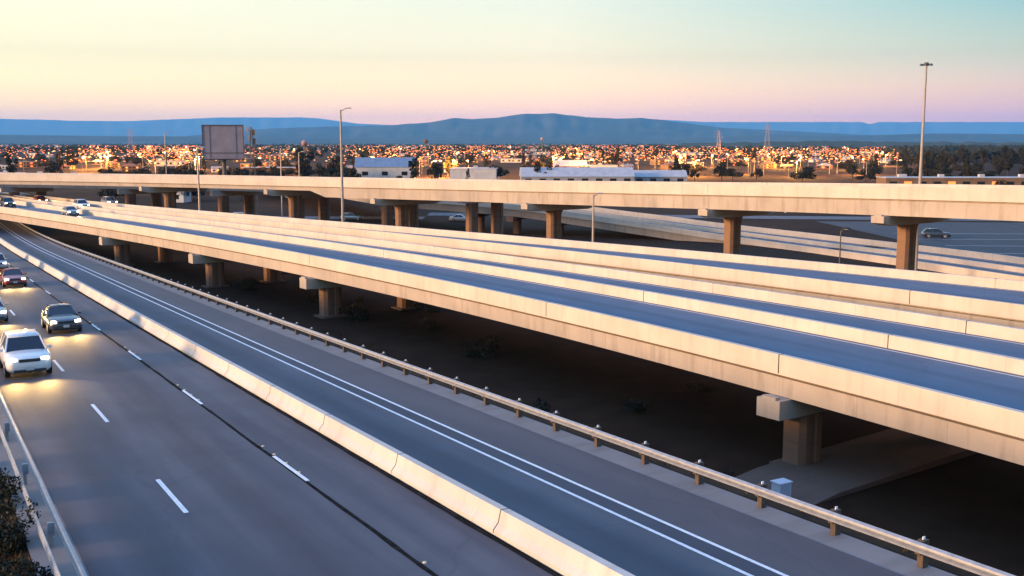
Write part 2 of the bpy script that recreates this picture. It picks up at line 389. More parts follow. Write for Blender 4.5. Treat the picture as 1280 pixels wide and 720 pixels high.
def strip(c0, c1, dz, s0=-50, s1=290, st=4, uvabs=True):
    mb = MB(); ss = srange(s0, s1, st)
    mb.sweep([[N(s, c0, dz), N(s, c1, dz)] for s in ss], closed=False, us=[c0, c1], vs=ss); return mb
tag(obj('oncoming_road', strip(2.95, 11.62, 0), ASPH_L), kind='structure')
tag(obj('carriageway_road', strip(12.30, 15.0, 0), ASPH_R), kind='structure')
tag(obj('buffer_road', strip(15.0, 15.65, 0), ASPH_B), kind='structure')
tag(obj('shoulder_road', strip(15.65, 17.75, 0), ASPH_S), kind='structure')
tag(obj('verge_strip', strip(17.75, 18.7, -.012), STRIPC), kind='structure')
tag(obj('outer_verge_strip', strip(1.95, 2.95, -.012), STRIPC), kind='structure')
# painted markings
def dash_mark(c, phase, per, ln, wd=.13):
    mb = MB(); s = phase - 4 * per
    while s < 180:
        jit = random.uniform(-.1, .1)
        mb.quad([N(s + jit, c - wd / 2, .008), N(s + jit, c + wd / 2, .008), N(s + ln + jit, c + wd / 2, .008), N(s + ln + jit, c - wd / 2, .008)], uv=[(0, 0)] * 4)
        s += per
    return mb
tag(obj('lane_marking', dash_mark(5.78, 26.8, 12.2, 3.6), PAINT), kind='structure')
tag(obj('lane_marking', dash_mark(9.42, 27.9, 12.2, 3.2, .12), PAINT), kind='structure')
def seam(c, wd, amp, s0=-40, s1=200, dz=.004, gaps=None):
    mb = MB(); ss = srange(s0, s1, .5); rings = []
    for s in ss:
        o = amp * noise.noise(Vector((s * .35, c, 1))); ww = wd * (1 + .5 * noise.noise(Vector((s * .9, c, 9))))
        rings.append([N(s, c + o - ww / 2, dz), N(s, c + o + ww / 2, dz)])
    mb.sweep(rings, closed=False); return mb
tag(obj('tar_joint', seam(9.36, .13, .025), TAR), kind='structure')
tag(obj('gutter_joint', seam(11.56, .15, .03), TAR), kind='structure')
tag(obj('edge_line', strip(14.98, 15.09, .006), PAINT), kind='structure')
tag(obj('edge_line', strip(15.60, 15.71, .006), PAINT), kind='structure')
# raised road markers on the tar joint: tiny discs
dots = MB(); s = 12.
while s < 90:
    for k in (0, 1.2, 2.4, 3.6):
        p = N(s + k + 4.6, 9.5); dots.tube(p + Vector((0, 0, .002)), p + Vector((0, 0, .025)), .055, .04, 8)
    s += 12.2
tag(obj('raised_road_markers', dots, noisy('marker_ceramic', (.5, .42, .25), (.6, .5, .3), 4)), kind='structure')

# ------------------------------------------------------------ median barrier (concrete)
def barrier_ring(s):
    prof = [(11.72, -.03), (11.72, .09), (11.86, .26), (11.93, .56), (12.14, .56), (12.21, .26), (12.32, .09), (12.32, -.03)]
    return [N(s, c, z) for c, z in prof]
b = MB(); b.sweep([barrier_ring(s) for s in srange(-50, 288, 3)], caps=True)
mbar = empty('median_barrier', N(0, 12.02)); bb = obj('barrier_wall', b, BARR, mbar); bb.location = -N(0, 12.02)
j = MB(); s = -40.
while s < 200:                                        # dark joints between the cast lengths
    prof = [(11.715, .02), (11.715, .092), (11.856, .262), (11.925, .564), (12.145, .564), (12.215, .262)]
    j.sweep([[N(s, c, z) for c, z in prof], [N(s + .03, c, z) for c, z in prof]], closed=False); s += 6.1
jo = obj('joint', j, TAR, mbar); jo.location = -N(0, 12.02); jo['kind'] = 'stuff'
tag(mbar, 'low concrete median barrier dividing the near freeway', 'barrier')

# ------------------------------------------------------------ guardrails
def guardrail(name, c, side, s0, s1, label, post_m, phase=0, block=True, sp=2.45, pw=.15):
    root = empty(name, N(0, c)); off = -N(0, c)
    rail = MB(); prof = [(0, .30), (.045, .345), (.05, .40), (0, .45), (0, .47), (.05, .52), (.045, .575), (0, .62), (-.012, .61), (.03, .57), (.035, .525), (-.012, .48), (-.012, .44), (.035, .395), (.03, .35), (-.012, .31)]
    rings = []
    for s in srange(s0, s1, 2.5):
        o = .015 * noise.noise(Vector((s * .15, c, 0)))
        rings.append([N(s, c + side * a * 1.7 + o, .60 - (.62 - z) * .78) for a, z in prof])
    rail.sweep(rings)
    r = obj('rail_beam', rail, STEEL, root); r.location = off
    if not block:
        rail2 = MB(); rail2.sweep([[N(s, c - side * (.40 + a), .60 - (.62 - z) * .78) for a, z in prof] for s in srange(s0, s1, 2.5)])
        r = obj('rail_beam', rail2, STEEL, root); r.location = off
    near = []; s = s0 + phase; first = None
    farmb = MB(); k = 0
    while s < s1:
        if -2 < s < 230 and k < 98:
            mb = MB(); m = Matrix.Translation(N(s, c - side * .19)) @ Matrix.Rotation(math.atan2(NU.y, NU.x), 4, 'Z')
            mb.box((0, 0, .06), (pw, pw * 1.2, 1.1), M=m)
            mb.box((0, (-.12 if side > 0 else .12) * pw / .15, .45), (pw * .9, .14 * pw / .15, .30), M=m)
            po = obj('post', mb, post_m, root); po.location = off
            if block and 4 < s < 90:
                rf = MB(); rf.box((0, .0, .64), (.02, .07, .07), M=m); q = obj('reflector', rf, REFL, po)
            k += 1
        s += sp
    return tag(root, label, 'guardrail')
guardrail('guardrail', 18.32, -1, -30, 285, 'long steel guardrail on timber posts between road and dark slope', WOODP, phase=.0)
guardrail('guardrail', 2.62, 1, -30, 285, 'steel guardrail beside the dark bushes on the oncoming side', STEEL, phase=1.1, block=False, sp=6.1, pw=.08)

# ============================================================ VIADUCTS
def wall_ring(p, nrm, w, z0, z1):
    a = p - nrm * w / 2; b_ = p + nrm * w / 2
    return [Vector((a.x, a.y, z0)), Vector((a.x, a.y, z1 - .02)), Vector((a.x + nrm.x * .02, a.y + nrm.y * .02, z1)), Vector((b_.x - nrm.x * .02, b_.y - nrm.y * .02, z1)), Vector((b_.x, b_.y, z1 - .02)), Vector((b_.x, b_.y, z0))]
def nrm_of(cf, s):
    d = (cf(s + .5) - cf(s - .5)); t = (VU + VR * d).normalized(); return Vector((t.y, -t.x, 0))
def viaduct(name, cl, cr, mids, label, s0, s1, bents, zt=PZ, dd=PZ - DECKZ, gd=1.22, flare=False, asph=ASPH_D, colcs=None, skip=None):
    zf = zt if callable(zt) else (lambda s: zt)
    root = empty(name, VP((bents or [s0])[0], cl((bents or [s0])[0]) + 4, 0)); off = -root.location
    def add(nm, mb, mat, parent=root, **k):
        o = obj(nm, mb, mat, parent); 
        if parent is root: o.location = off
        return o
    ss = srange(s0, s1, 3.0)
    sl = MB(); rings = []
    for s in ss:                                     # slab + box girder in one closed section
        a, b_, z = cl(s), cr(s), zf(s)
        g = gd(s) if callable(gd) else gd
        t = z - dd
        pr = [(a - .17, t - .02), (a - .17, t - .06), (a + .25, t - .08), (a + .25, t - .2), (a - .04, t - .22), (a, t - g), (b_, t - g), (b_ + .04, t - .22), (b_ - .25, t - .2), (b_ - .25, t - .08), (b_ + .17, t - .06), (b_ + .17, t - .02)]
        rings.append([VP(s, c, zz) for c, zz in pr])
    sl.sweep(rings, caps=True); add('box_girder', sl, GIRDER)
    rd = MB(); rd.sweep([[VP(s, cl(s) + .17, zf(s) - dd + .22), VP(s, cr(s) - .17, zf(s) - dd + .22)] for s in ss], closed=False, us=[0.17, cr(30) - cl(30) - .17], vs=ss)
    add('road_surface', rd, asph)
    for k, cf in enumerate([cl] + mids + [cr]):
        mb = MB(); mb.sweep([wall_ring(VP(s, cf(s), 0), nrm_of(cf, s), .36 if cf not in mids else .42, zf(s) - dd - (.02 if cf in mids else .05), zf(s)) for s in ss], caps=True)
        add('parapet' if cf not in mids else 'median_wall', mb, PARAPET)
        jj = MB()
        for s in bents + [x + 21 for x in bents]:
            for q in (wall_ring(VP(s, cf(s), 0), nrm_of(cf, s), .366 if cf not in mids else .426, zf(s) - dd, zf(s) + .003), ):
                q2 = [p + VU * .06 for p in q]; jj.sweep([q, q2])
        add('expansion_joint', jj, TAR)
        # painted line beside each wall
        e = MB(); sgn = -1 if cf is cr else 1
        for sg in ((sgn,) if cf not in mids else (-1, 1)):
            e.sweep([[VP(s, cf(s) + sg * .62, zf(s) - dd + .226), VP(s, cf(s) + sg * .74, zf(s) - dd + .226)] for s in ss], closed=False)
        add('road_edge_paint', e, PAINT)
    for s in bents:
        a, b_, z = cl(s), cr(s), zf(s); g = gd(s) if callable(gd) else gd; under = z - dd - g
        W = b_ - a
        pe = MB(); ang = math.atan2(VR.y, VR.x); ctr = VP(s, (a + b_) / 2, 0)
        m = Matrix.Translation(ctr) @ Matrix.Rotation(ang, 4, 'Z')
        caph = 1.05
        # cap beam: bevelled bar across the deck, its end standing proud of the girder
        h = W / 2 + .95
        prof = [(-h, under - .02), (-h, under - caph * (.7 if flare else .96)), (-h + 1.3, under - caph), (h - 1.3, under - caph), (h, under - caph * (.7 if flare else .96)), (h, under - .02)]
        pb = MB(); pb.prism([(x, zz) for x, zz in prof], m, 1.5)
        # end blocks reach above the soffit beside the girder
        for e_ in (-1, 1): pb.box((e_ * (h - .2), 0, under + .05), (.36, .9, .14), M=m)
        pier = empty('pier', ctr + off); pier.parent = root
        oc = obj('pier_cap', pb, GIRDER, pier); oc.location = -ctr
        ncol = colcs(s) if colcs else ([-W / 2 + 1.6, W / 2 - 1.6] if W > 12 else [0])
        for cx in ncol:
            cb = MB(); zt_ = under - caph + .02
            # octagonal shaft with recessed vertical grooves
            rr = []
            for zz, fl in ((-.5, 1), (zt_ - 1.1, 1), (zt_ - .4, 1.12 if flare else 1.), (zt_, 1.35 if flare else 1.)):
                ring = []
                for (x, y) in ((-.95, -.5), (-.6, -.72), (-.25, -.72), (-.2, -.6), (.2, -.6), (.25, -.72), (.6, -.72), (.95, -.5), (.95, .5), (.6, .72), (.25, .72), (.2, .6), (-.2, .6), (-.25, .72), (-.6, .72), (-.95, .5)):
                    ring.append(m @ Vector((cx + x * fl, y, zz)))
                rr.append(ring)
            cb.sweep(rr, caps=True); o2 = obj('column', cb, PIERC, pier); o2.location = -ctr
            fb = MB(); fb.box((cx, 0, -.04), (2.7, 2.1, .36), M=m); o3 = obj('footing', fb, PADC, pier); o3.location = -ctr
    return tag(root, label, 'viaduct'), root
def sof(x, y): return x * VU.x + y * VU.y
B1 = [s_ for s_ in (34.3, 92.5, 120., 149.)]
def cols1(s):
    W = P3(s) - P1(s); return [-W / 2 + 1.9, W / 2 - 3.5]
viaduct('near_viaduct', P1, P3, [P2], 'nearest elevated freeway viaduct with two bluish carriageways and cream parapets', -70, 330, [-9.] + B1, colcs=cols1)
def cols2(s): W = P5(s) - P4(s); return [-W / 2 + 1.6, W / 2 - 1.6]
viaduct('inner_viaduct', P4, P5, [], 'narrow single viaduct running just behind the nearest viaduct', -70, 330, [0., 44., 84., 124., 165.], colcs=lambda s: [0])

# ---- high overpass
hp = [(-98.2, 200.5, 11), (-72.4, 190.8, 11), (-43.6, 177.9, 11), (-23.0, 167.0, 11.1), (0, 147.7, 11.4), (16.2, 132.3, 11.8), (31.6, 114.7, 12.3), (40.5, 103.5, 12.6), (46.8, 95.4, 12.8)]
H1 = fit([p[:2] for p in hp], 3)
def H2(s): return H1(s) + 10.5 + 0 * s
def hz_(s):
    pts = [(219.9, 11.), (169.5, 11.), (148.6, 11.1), (119.5, 11.4), (97.5, 11.8), (74.2, 12.3), (60, 12.6), (49.7, 12.8)]
    if s >= pts[0][0]: return 11.
    if s <= pts[-1][0]: return 12.8 + (pts[-1][0] - s) * .012
    for (a, za), (b_, zb) in zip(pts, pts[1:]):
        if b_ <= s <= a:
            t = (s - b_) / (a - b_); return zb + (za - zb) * t
def hgd(s): return 1.75 if s < 157 else .75
def ov_s(px):  # station of the overpass at which the photograph column px is met
    best = min((abs((640 + F * VP(s, H1(s), 0).x / (VP(s, H1(s), 0).y * math.cos(PITCH) + 5 * math.sin(PITCH))) - px), s) for s in [q * .5 for q in range(40, 560)])
    return best[1]
viaduct('high_overpass', H1, H2, [], 'highest overpass crossing the whole view behind the other viaducts', 0, 420,
        [ov_s(1108), ov_s(885), ov_s(662), ov_s(470), ov_s(336), ov_s(180)], zt=hz_, dd=1.2, gd=hgd, flare=True, colcs=lambda s: [-.9])

# ---- lower ramp running hidden behind the high overpass on the left; its columns show beneath
L1 = lambda s: H1(s) + 17.
L2 = lambda s: H1(s) + 25.
viaduct('back_ramp', L1, L2, [], 'ramp hidden behind the left half of the high overpass, only its columns showing', 138, 330,
        [146., 163., 181., 196., 214., 236., 260., 290.], zt=lambda s: hz_(s) - 1.4, dd=.9, gd=.9, colcs=lambda s: [-2.6, 2.6])

# ---- curved ramp descending to the ground behind, drawn as its own curve
def catmull(pts, n=8):
    out = []; P = [pts[0] * 2 - pts[1]] + pts + [pts[-1] * 2 - pts[-2]]
    for i in range(1, len(P) - 2):
        for k in range(n):
            t = k / n; a, b_, c, d = P[i - 1:i + 3]
            out.append(.5 * ((2 * b_) + (c - a) * t + (2 * a - 5 * b_ + 4 * c - d) * t * t + (-a + 3 * b_ - 3 * c + d) * t ** 3))
    return out + [pts[-1]]
rn = catmull([Vector(p) for p in ((-84, 345, 5.0), (-62, 290, 6.0), (-41, 240, 6.8), (-25.2, 207.7, 6.8), (-5.9, 194.5, 6.1), (3.6, 190.5, 5.4), (22.8, 184, 3.0), (40., 172.5, 1.1), (52.6, 147., 1.0), (62.5, 122., 1.0), (76, 92, 1.0), (92, 60, 1.0))])
rf = []
for i, p in enumerate(rn):
    t = (rn[min(i + 1, len(rn) - 1)] - rn[max(i - 1, 0)]); t.z = 0; t.normalize(); nl = Vector((-t.y, t.x, 0))
    rf.append((p, nl))
RW = 17.
ramp = empty('curved_ramp', (3.6, 190.5, 0)); ro = -ramp.location
def radd(nm, mb, mat, par=ramp):
    o = obj(nm, mb, mat, par); o.location = ro if par is ramp else (0, 0, 0); return o
g = MB(); g.sweep([[p + Vector((0, 0, -.95)), p + Vector((0, 0, -1.05)), Vector((p.x, p.y, max(p.z - 2.3, -.6))) + nl * .3, Vector((p.x, p.y, max(p.z - 2.3, -.6))) + nl * (RW - .3), p + nl * RW + Vector((0, 0, -1.05)), p + nl * RW + Vector((0, 0, -.95))] for p, nl in rf], caps=True); radd('ramp_slab', g, GIRDER)
g = MB(); g.sweep([[p + nl * .2 + Vector((0, 0, -.93)), p + nl * (RW - .2) + Vector((0, 0, -.93))] for p, nl in rf], closed=False, us=[0, RW]); radd('road_surface', g, ASPH_F)
for o_ in (0.0, RW): g = MB(); g.sweep([wall_ring(p + nl * o_, nl, .35, p.z - 1.0, p.z) for p, nl in rf], caps=True); radd('parapet', g, PARAPET)
g = MB(); g.sweep([wall_ring(p + nl * 9.0, nl, .4, p.z - .95, p.z - .25) for p, nl in rf], caps=True); radd('median_wall', g, PARAPET)
for o_ in (1.2, 4.6, 8.2, 9.9, 13.2, 16.0):
    g = MB(); g.sweep([[p + nl * (o_ - .07) + Vector((0, 0, -.922)), p + nl * (o_ + .07) + Vector((0, 0, -.922))] for p, nl in rf], closed=False); radd('lane_paint', g, PAINT)
for fr in (24, 31, 37, 42):
    p, nl = rf[fr]
    if p.z < 3.6: continue
    pm = MB(); ang = math.atan2(nl.y, nl.x); m = Matrix.Translation(Vector((p.x, p.y, 0)) + nl * RW / 2 + ro) @ Matrix.Rotation(ang, 4, 'Z')
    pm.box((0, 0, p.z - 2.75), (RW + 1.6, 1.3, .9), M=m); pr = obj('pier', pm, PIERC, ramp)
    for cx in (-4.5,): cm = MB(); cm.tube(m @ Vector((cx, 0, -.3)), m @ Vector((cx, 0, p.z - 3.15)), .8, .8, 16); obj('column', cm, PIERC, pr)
tag(ramp, 'wide curved ramp sweeping down to the ground behind the high overpass', 'ramp')

# frontage road beyond the ramp + parking lot on the right
def flat(name, pts, z, mat, s=1.):
    mb = MB(); mb.quad([(x, y, z) for x, y in pts], uv=[(x, y) for x, y in pts]); return tag(obj(name, mb, mat), kind='structure')
flat('parking_lot', [(70, 146), (150, 118), (190, 215), (66, 226)], .02, ASPH_LOT)
flat('frontage_road', [(-20, 244), (58, 233), (190, 216), (190, 226), (58, 243), (-20, 254)], .03, ASPH_F)
flat('service_road', [(-120, 236), (-20, 232), (-20, 240), (-120, 244)], .024, ASPH_F)
flat('lower_road', [(-60, 175), (0, 168), (30, 150), (60, 112), (66, 116), (36, 154), (2, 175), (-60, 182)], .016, ASPH_F)
mk = MB()
for y in (160, 172, 184, 196): mk.quad([(72, y, .026), (150, y - 6, .026), (150, y - 5.8, .026), (72, y + .2, .026)])
tag(obj('parking_marking', mk, PAINT), kind='structure')
# concrete apron under the near viaduct
ap = MB(); m = Matrix.Translation(Vector((22, 56, 0))) @ Matrix.Rotation(math.atan2(VR.y, VR.x), 4, 'Z')
ap.prism([(-11.5, .0), (-9.5, .22), (14, .55), (16, 0)], m, 5.0)
tag(obj('concrete_apron', ap, PADC), kind='structure')
cb = MB(); cb.box((0, 0, .45), (.75, .55, .9)); cb.box((0, 0, .93), (.85, .65, .06)); 
cabn = empty('utility_cabinet', (12.9, 48.0, 0.0), R(30)); obj('cabinet_box', cb, CABINET, cabn)
cd = MB(); cd.box((0, -.285, .48), (.6, .02, .7)); obj('cabinet_door', cd, plain('cabinet_door_paint', (.38, .45, .55), .5), cabn)
tag(cabn, 'pale blue utility cabinet at the foot of the nearest viaduct column', 'utility box')


# ============================================================ MOUNTAINS
def px(x, y, D):     # a point seen at photograph column x, row y, at distance D
    return ((x - 640) / F * D, D, CAMZ + (178 - y) / F * D)
def ridge(name, prof, D, depth, seed, rows=13, amp=.10):
    mb = MB(); X0, X1 = prof[0][0], prof[-1][0]; cols = int((X1 - X0) / 5)
    rings = []
    for i in range(cols + 1):
        x = X0 + (X1 - X0) * i / cols
        for (a, ya), (b_, yb) in zip(prof, prof[1:]):
            if a <= x <= b_: y = ya + (yb - ya) * (x - a) / (b_ - a); break
        hx, hy, hz = px(x, y, D); ring = []
        hz += (amp - .085) * hz * noise.noise(Vector((x * .06, seed, 0)))
        for r in range(rows):
            t = r / (rows - 1) * 1.5 - 1          # -1 foot .. 0 crest .. .5 behind
            f = (1 - abs(t)) ** 1.1 if t <= 0 else max(0, 1 - t * .9)
            gul = 1 - (0 if abs(t) < .04 else .38) * abs(noise.fractal(Vector((x * .035, t * 1.2, seed)), 1., 2., 4))
            ring.append((hx * (1 + t * depth / D), hy + t * depth, max(hz * f * gul, -5) if r else -20))
        rings.append(ring)
    mb.sweep(rings, closed=False); return tag(obj(name, mb, MOUNT, smooth=True), kind='structure')
ridge('far_mountains', [(-500, 150), (-200, 148), (0, 149), (50, 150), (100, 151.5), (160, 152), (230, 149.5), (280, 147.5), (380, 147.5), (400, 148.5), (420, 151), (450, 155), (520, 158), (700, 158), (790, 149), (840, 151), (880, 153), (1020, 153), (1073, 153), (1082, 156), (1092, 153), (1150, 153), (1280, 153), (1700, 150)], 34000, 4000, 3)
ridge('blue_mountains', [(150, 176), (220, 172), (300, 164), (340, 161), (400, 159), (440, 158), (490, 157), (515, 155), (540, 153.5), (568, 148), (590, 149.5), (620, 148), (650, 143.5), (690, 142.5), (715, 145), (730, 147), (770, 149), (800, 148), (820, 150), (860, 155), (900, 160), (960, 163), (1000, 165), (1060, 168), (1150, 172), (1250, 176)], 15000, 3500, 7)
ridge('foothills', [(-400, 170), (0, 168.5), (120, 170), (300, 171), (420, 173.5), (560, 173), (700, 174), (840, 173), (950, 169), (1060, 170), (1160, 167), (1280, 168), (1600, 166)], 11500, 1800, 12, rows=7)
ridge('wooded_rise', [(850, 179), (980, 177), (1060, 176), (1120, 177.5), (1280, 178), (1700, 177)], 2600, 500, 17, rows=7, amp=.3)

# ============================================================ STREET FURNITURE
def mast(name, X, Y, h, label, arms=1, lit=None, r=.16, mat=POLE, armdir=0., headmat=None, armlen=2.2, group=None):
    root = empty(name, (X, Y, 0), armdir)
    p = MB(); p.tube((0, 0, 0), (0, 0, h), r, r * .55, 10); obj('pole', p, mat, root)
    bp = MB(); bp.box((0, 0, .03), (.6, .6, .1)); bp.tube((0, 0, .06), (0, 0, .5), r * 1.5, r * 1.05, 10); obj('base_plate', bp, mat, root)
    for k in range(arms):
        sg = 1 if k == 0 else -1
        a = MB(); a.tube((0, 0, h - .25), (sg * armlen * .5, 0, h + .1), .07, .06, 6); a.tube((sg * armlen * .5, 0, h + .1), (sg * armlen, 0, h + .2), .06, .05, 6); obj('arm', a, mat, root)
        hd = MB(); hd.sweep([[(sg * (armlen + x), y * ww, h + .2 + z * zz) for y, z in ((-.16, 0), (-.1, .1), (.1, .1), (.16, 0), (.1, -.05), (-.1, -.05))] for x, ww, zz in ((-.35, .5, .6), (-.15, 1.1, 1), (.25, 1.1, 1), (.5, .5, .5))], caps=True)
        lh = obj('lamp_head', hd, PLASTIC if mat is DARKPOLE else GREYW, root)
        ln = MB(); ln.box((sg * (armlen + .05), 0, h + .13), (.45, .2, .06)); obj('lens', ln, lit or CABINET, lh)
    tag(root, label, 'light pole', group); return root
mast('light_pole', -51.6, 172, 16.0, 'pale light pole in front of the high overpass left of the billboard', 1, r=.22, armlen=.9)
mast('light_pole', -24.4, 150, 21.6, 'tall light pole rising over the high overpass left of the white warehouses', 1, r=.24, armdir=R(-15), armlen=1.2)
mast('light_pole', -51.0, 231, 15.4, 'light pole with glowing yellow lamps right of the billboard', 2, LAMPY, armlen=1.6, r=.20)
mast('light_pole', -47.0, 231, 14.8, 'light pole just right of the yellow lit one', 1, r=.2, armlen=.8)
mast('light_pole', -78, 236, 19, 'slender light pole standing between billboard and left edge', 1, r=.12, armlen=.8)
mast('light_pole', 10.0, 128, 10.6, 'short grey light pole under the middle of the high overpass', 1, r=.2, armlen=.7)
mast('light_pole', 35.5, 112, 7.6, 'thin dark pole below the right half of the high overpass', 1, r=.11, mat=DARKPOLE, armlen=.5)
# high mast on the right with ring of lamps
hm = empty('high_mast_light', (50.0, 128, 0)); Hh = 26.2
p = MB(); p.tube((0, 0, 0), (0, 0, Hh), .25, .12, 12); obj('pole', p, POLE, hm)
p = MB(); p.box((0, 0, .04), (1.0, 1.0, .12)); obj('base_plate', p, POLE, hm)
p = MB(); p.tube((0, 0, Hh), (0, 0, Hh + .35), .35, .25, 12); 
for k in range(6):
    a = k * math.pi / 3; p.tube((0, 0, Hh + .1), (.6 * math.cos(a), .6 * math.sin(a), Hh + .12), .05, .04, 6)
ringo = obj('lamp_ring', p, DARKPOLE, hm)
for k in range(6):
    a = k * math.pi / 3; q = MB(); q.tube((.62 * math.cos(a), .62 * math.sin(a), Hh - .02), (.62 * math.cos(a), .62 * math.sin(a), Hh + .2), .2, .12, 8); obj('lamp_head', q, DARKPOLE, hm)
tag(hm, 'very tall mast light with a crown of lamps on the right', 'light mast')

# billboard seen from behind
bx = -64.9; by = 236.
bd = empty('billboard', (bx, by, 0), R(10))
q = MB(); q.box((0, 0, 16.9), (8.8, .5, 7.6)); obj('sign_panel', q, SIGNB, bd)
q = MB(); q.box((0, 0, 20.8), (9.1, .75, .25)); q.box((-4.45, 0, 16.9), (.2, .7, 7.7)); q.box((4.45, 0, 16.9), (.2, .7, 7.7)); q.box((0, -.3, 14.7), (8.8, .2, .12))
for k in (-1.5, 1.5): q.box((k * 1.9, -.28, 16.9), (.07, .06, 7.4))
obj('frame', q, noisy('billboard_frame', (.06, .055, .065), (.09, .08, .09), 2, .7), bd)
q = MB(); q.box((.8, -1.0, 13.45), (11.2, 1.2, .12)); q.tube((-4.6, -1.5, 14.4), (6.3, -1.5, 14.4), .04, .04, 6)
for k in range(8): q.tube((-4.6 + k * 1.55, -1.5, 13.5), (-4.6 + k * 1.55, -1.5, 14.4), .035, .035, 6)
obj('catwalk', q, SIGNB, bd)
q = MB(); q.tube((0, .5, 0), (0, .5, 19), .55, .5, 14); obj('post', q, DARKPOLE, bd)
tag(bd, 'large grey billboard seen from behind above the high overpass', 'billboard')

def lattice(name, X, Y, h, w0, mat, label, arms=False, dishes=False):
    root = empty(name, (X, Y, 0)); q = MB(); n = max(5, int(h / 3)); r = max(.05, h * .0038)
    for a in (-1, 1):
        for c in (-1, 1):
            q.tube((a * w0 / 2, c * w0 / 2, 0), (a * w0 * .1, c * w0 * .1, h), r, r * .7, 5)
    for k in range(n):
        f0 = 1 - .8 * k / n; f1 = 1 - .8 * (k + 1) / n; z0 = h * k / n; z1 = h * (k + 1) / n
        for a in (-1, 1):
            q.tube((-w0 / 2 * f0, a * w0 / 2 * f0, z0), (w0 / 2 * f1, a * w0 / 2 * f1, z1), r * .6, None, 4)
            q.tube((a * w0 / 2 * f0, -w0 / 2 * f0, z0), (a * w0 / 2 * f1, w0 / 2 * f1, z1), r * .6, None, 4)
    obj('lattice', q, mat, root)
    if arms:
        for zz, L in ((h * .72, 8), (h * .84, 7), (h * .95, 5.5)):
            q = MB(); q.tube((-L, 0, zz), (L, 0, zz), r * .9, None, 5); q.tube((-L, 0, zz), (0, 0, zz + 1.8), r * .5, None, 4); q.tube((L, 0, zz), (0, 0, zz + 1.8), r * .5, None, 4); obj('cross_arm', q, mat, root)
    if dishes:
        for k, (a, zz) in enumerate(((-.9, h - .5), (.6, h - 1.2), (-.5, h - 2.4), (.7, h - 3.2))):
            q = MB(); q.box((a, 0, zz), (.5, .4, 1.3)); q.tube((0, 0, zz), (a, 0, zz), .06, None, 5); obj('antenna_panel', q, DARKPOLE if k % 2 else GREYW, root)
    tag(root, label, 'tower'); return root
lattice('phone_mast', -59.5, 240, 20.5, 1.8, DARKPOLE, 'dark antenna mast peeking out just right of the billboard', dishes=True)
PYL = noisy('pylon_steel', (.24, .18, .18), (.32, .24, .24), 2, .6)
lattice('power_pylon', 385, 1585, 45, 9, PYL, 'power pylon with cross arms above the city left of the high mast', arms=True)
lattice('power_pylon', -545, 1500, 36, 8, PYL, 'faint power pylon above the rooftops near the left edge', arms=True)
lattice('power_pylon', 295, 1500, 34, 7, PYL, 'pylon with a broad top above the lit town right of centre', arms=True)
# water tank on stalk at 382, 172 and dark one at 534
def tank(X, Y, h, r, mat, label, lmat):
    root = empty('water_tower', (X, Y, 0)); q = MB(); q.tube((0, 0, 0), (0, 0, h), r * .35, r * .3, 12); obj('stem', q, lmat, root)
    q = MB(); prof = [(0.3, h - .4 * r), (.8, h - .1 * r), (1, h + .4 * r), (.95, h + .8 * r), (.6, h + 1.15 * r), (.05, h + 1.3 * r)]
    q.sweep([[(a * r * math.cos(t * math.pi / 8), a * r * math.sin(t * math.pi / 8), z) for t in range(16)] for a, z in prof], caps=True); obj('tank', q, mat, root, smooth=True)
    return tag(root, label, 'water tower')
tank(-79, 400, 16.2, 1.3, noisy('pink_tank', (.26, .16, .16), (.34, .21, .21), 1), 'small pinkish water tank above dark trees right of the billboard', DARKPOLE)
tank(-123, 1500, 17, 3.6, BROWNW, 'dark water tower on the skyline before the blue mountain', DARKPOLE)
tank(43, 1500, 21, 2.6, noisy('pink_tank2', (.30, .2, .21), (.36, .24, .26), 1), 'pinkish water tower on the skyline below the mountain summit', DARKPOLE)

# fence posts beyond the ramp
fr = empty('fence', (50, 256, 0))
for k in range(9):
    q = MB(); q.box((k * 5.6, -k * .55, 1.2), (.45, .3, 2.4)); obj('post', q, WHITEW, fr)
q = MB()
for z in (.6, 1.5, 2.1): q.box((22.4, -2.2, z), (45, .06, .08), rz=-.098)
obj('wire', q, POLE, fr); tag(fr, 'fence of white posts against dark verge under the overpass', 'fence')

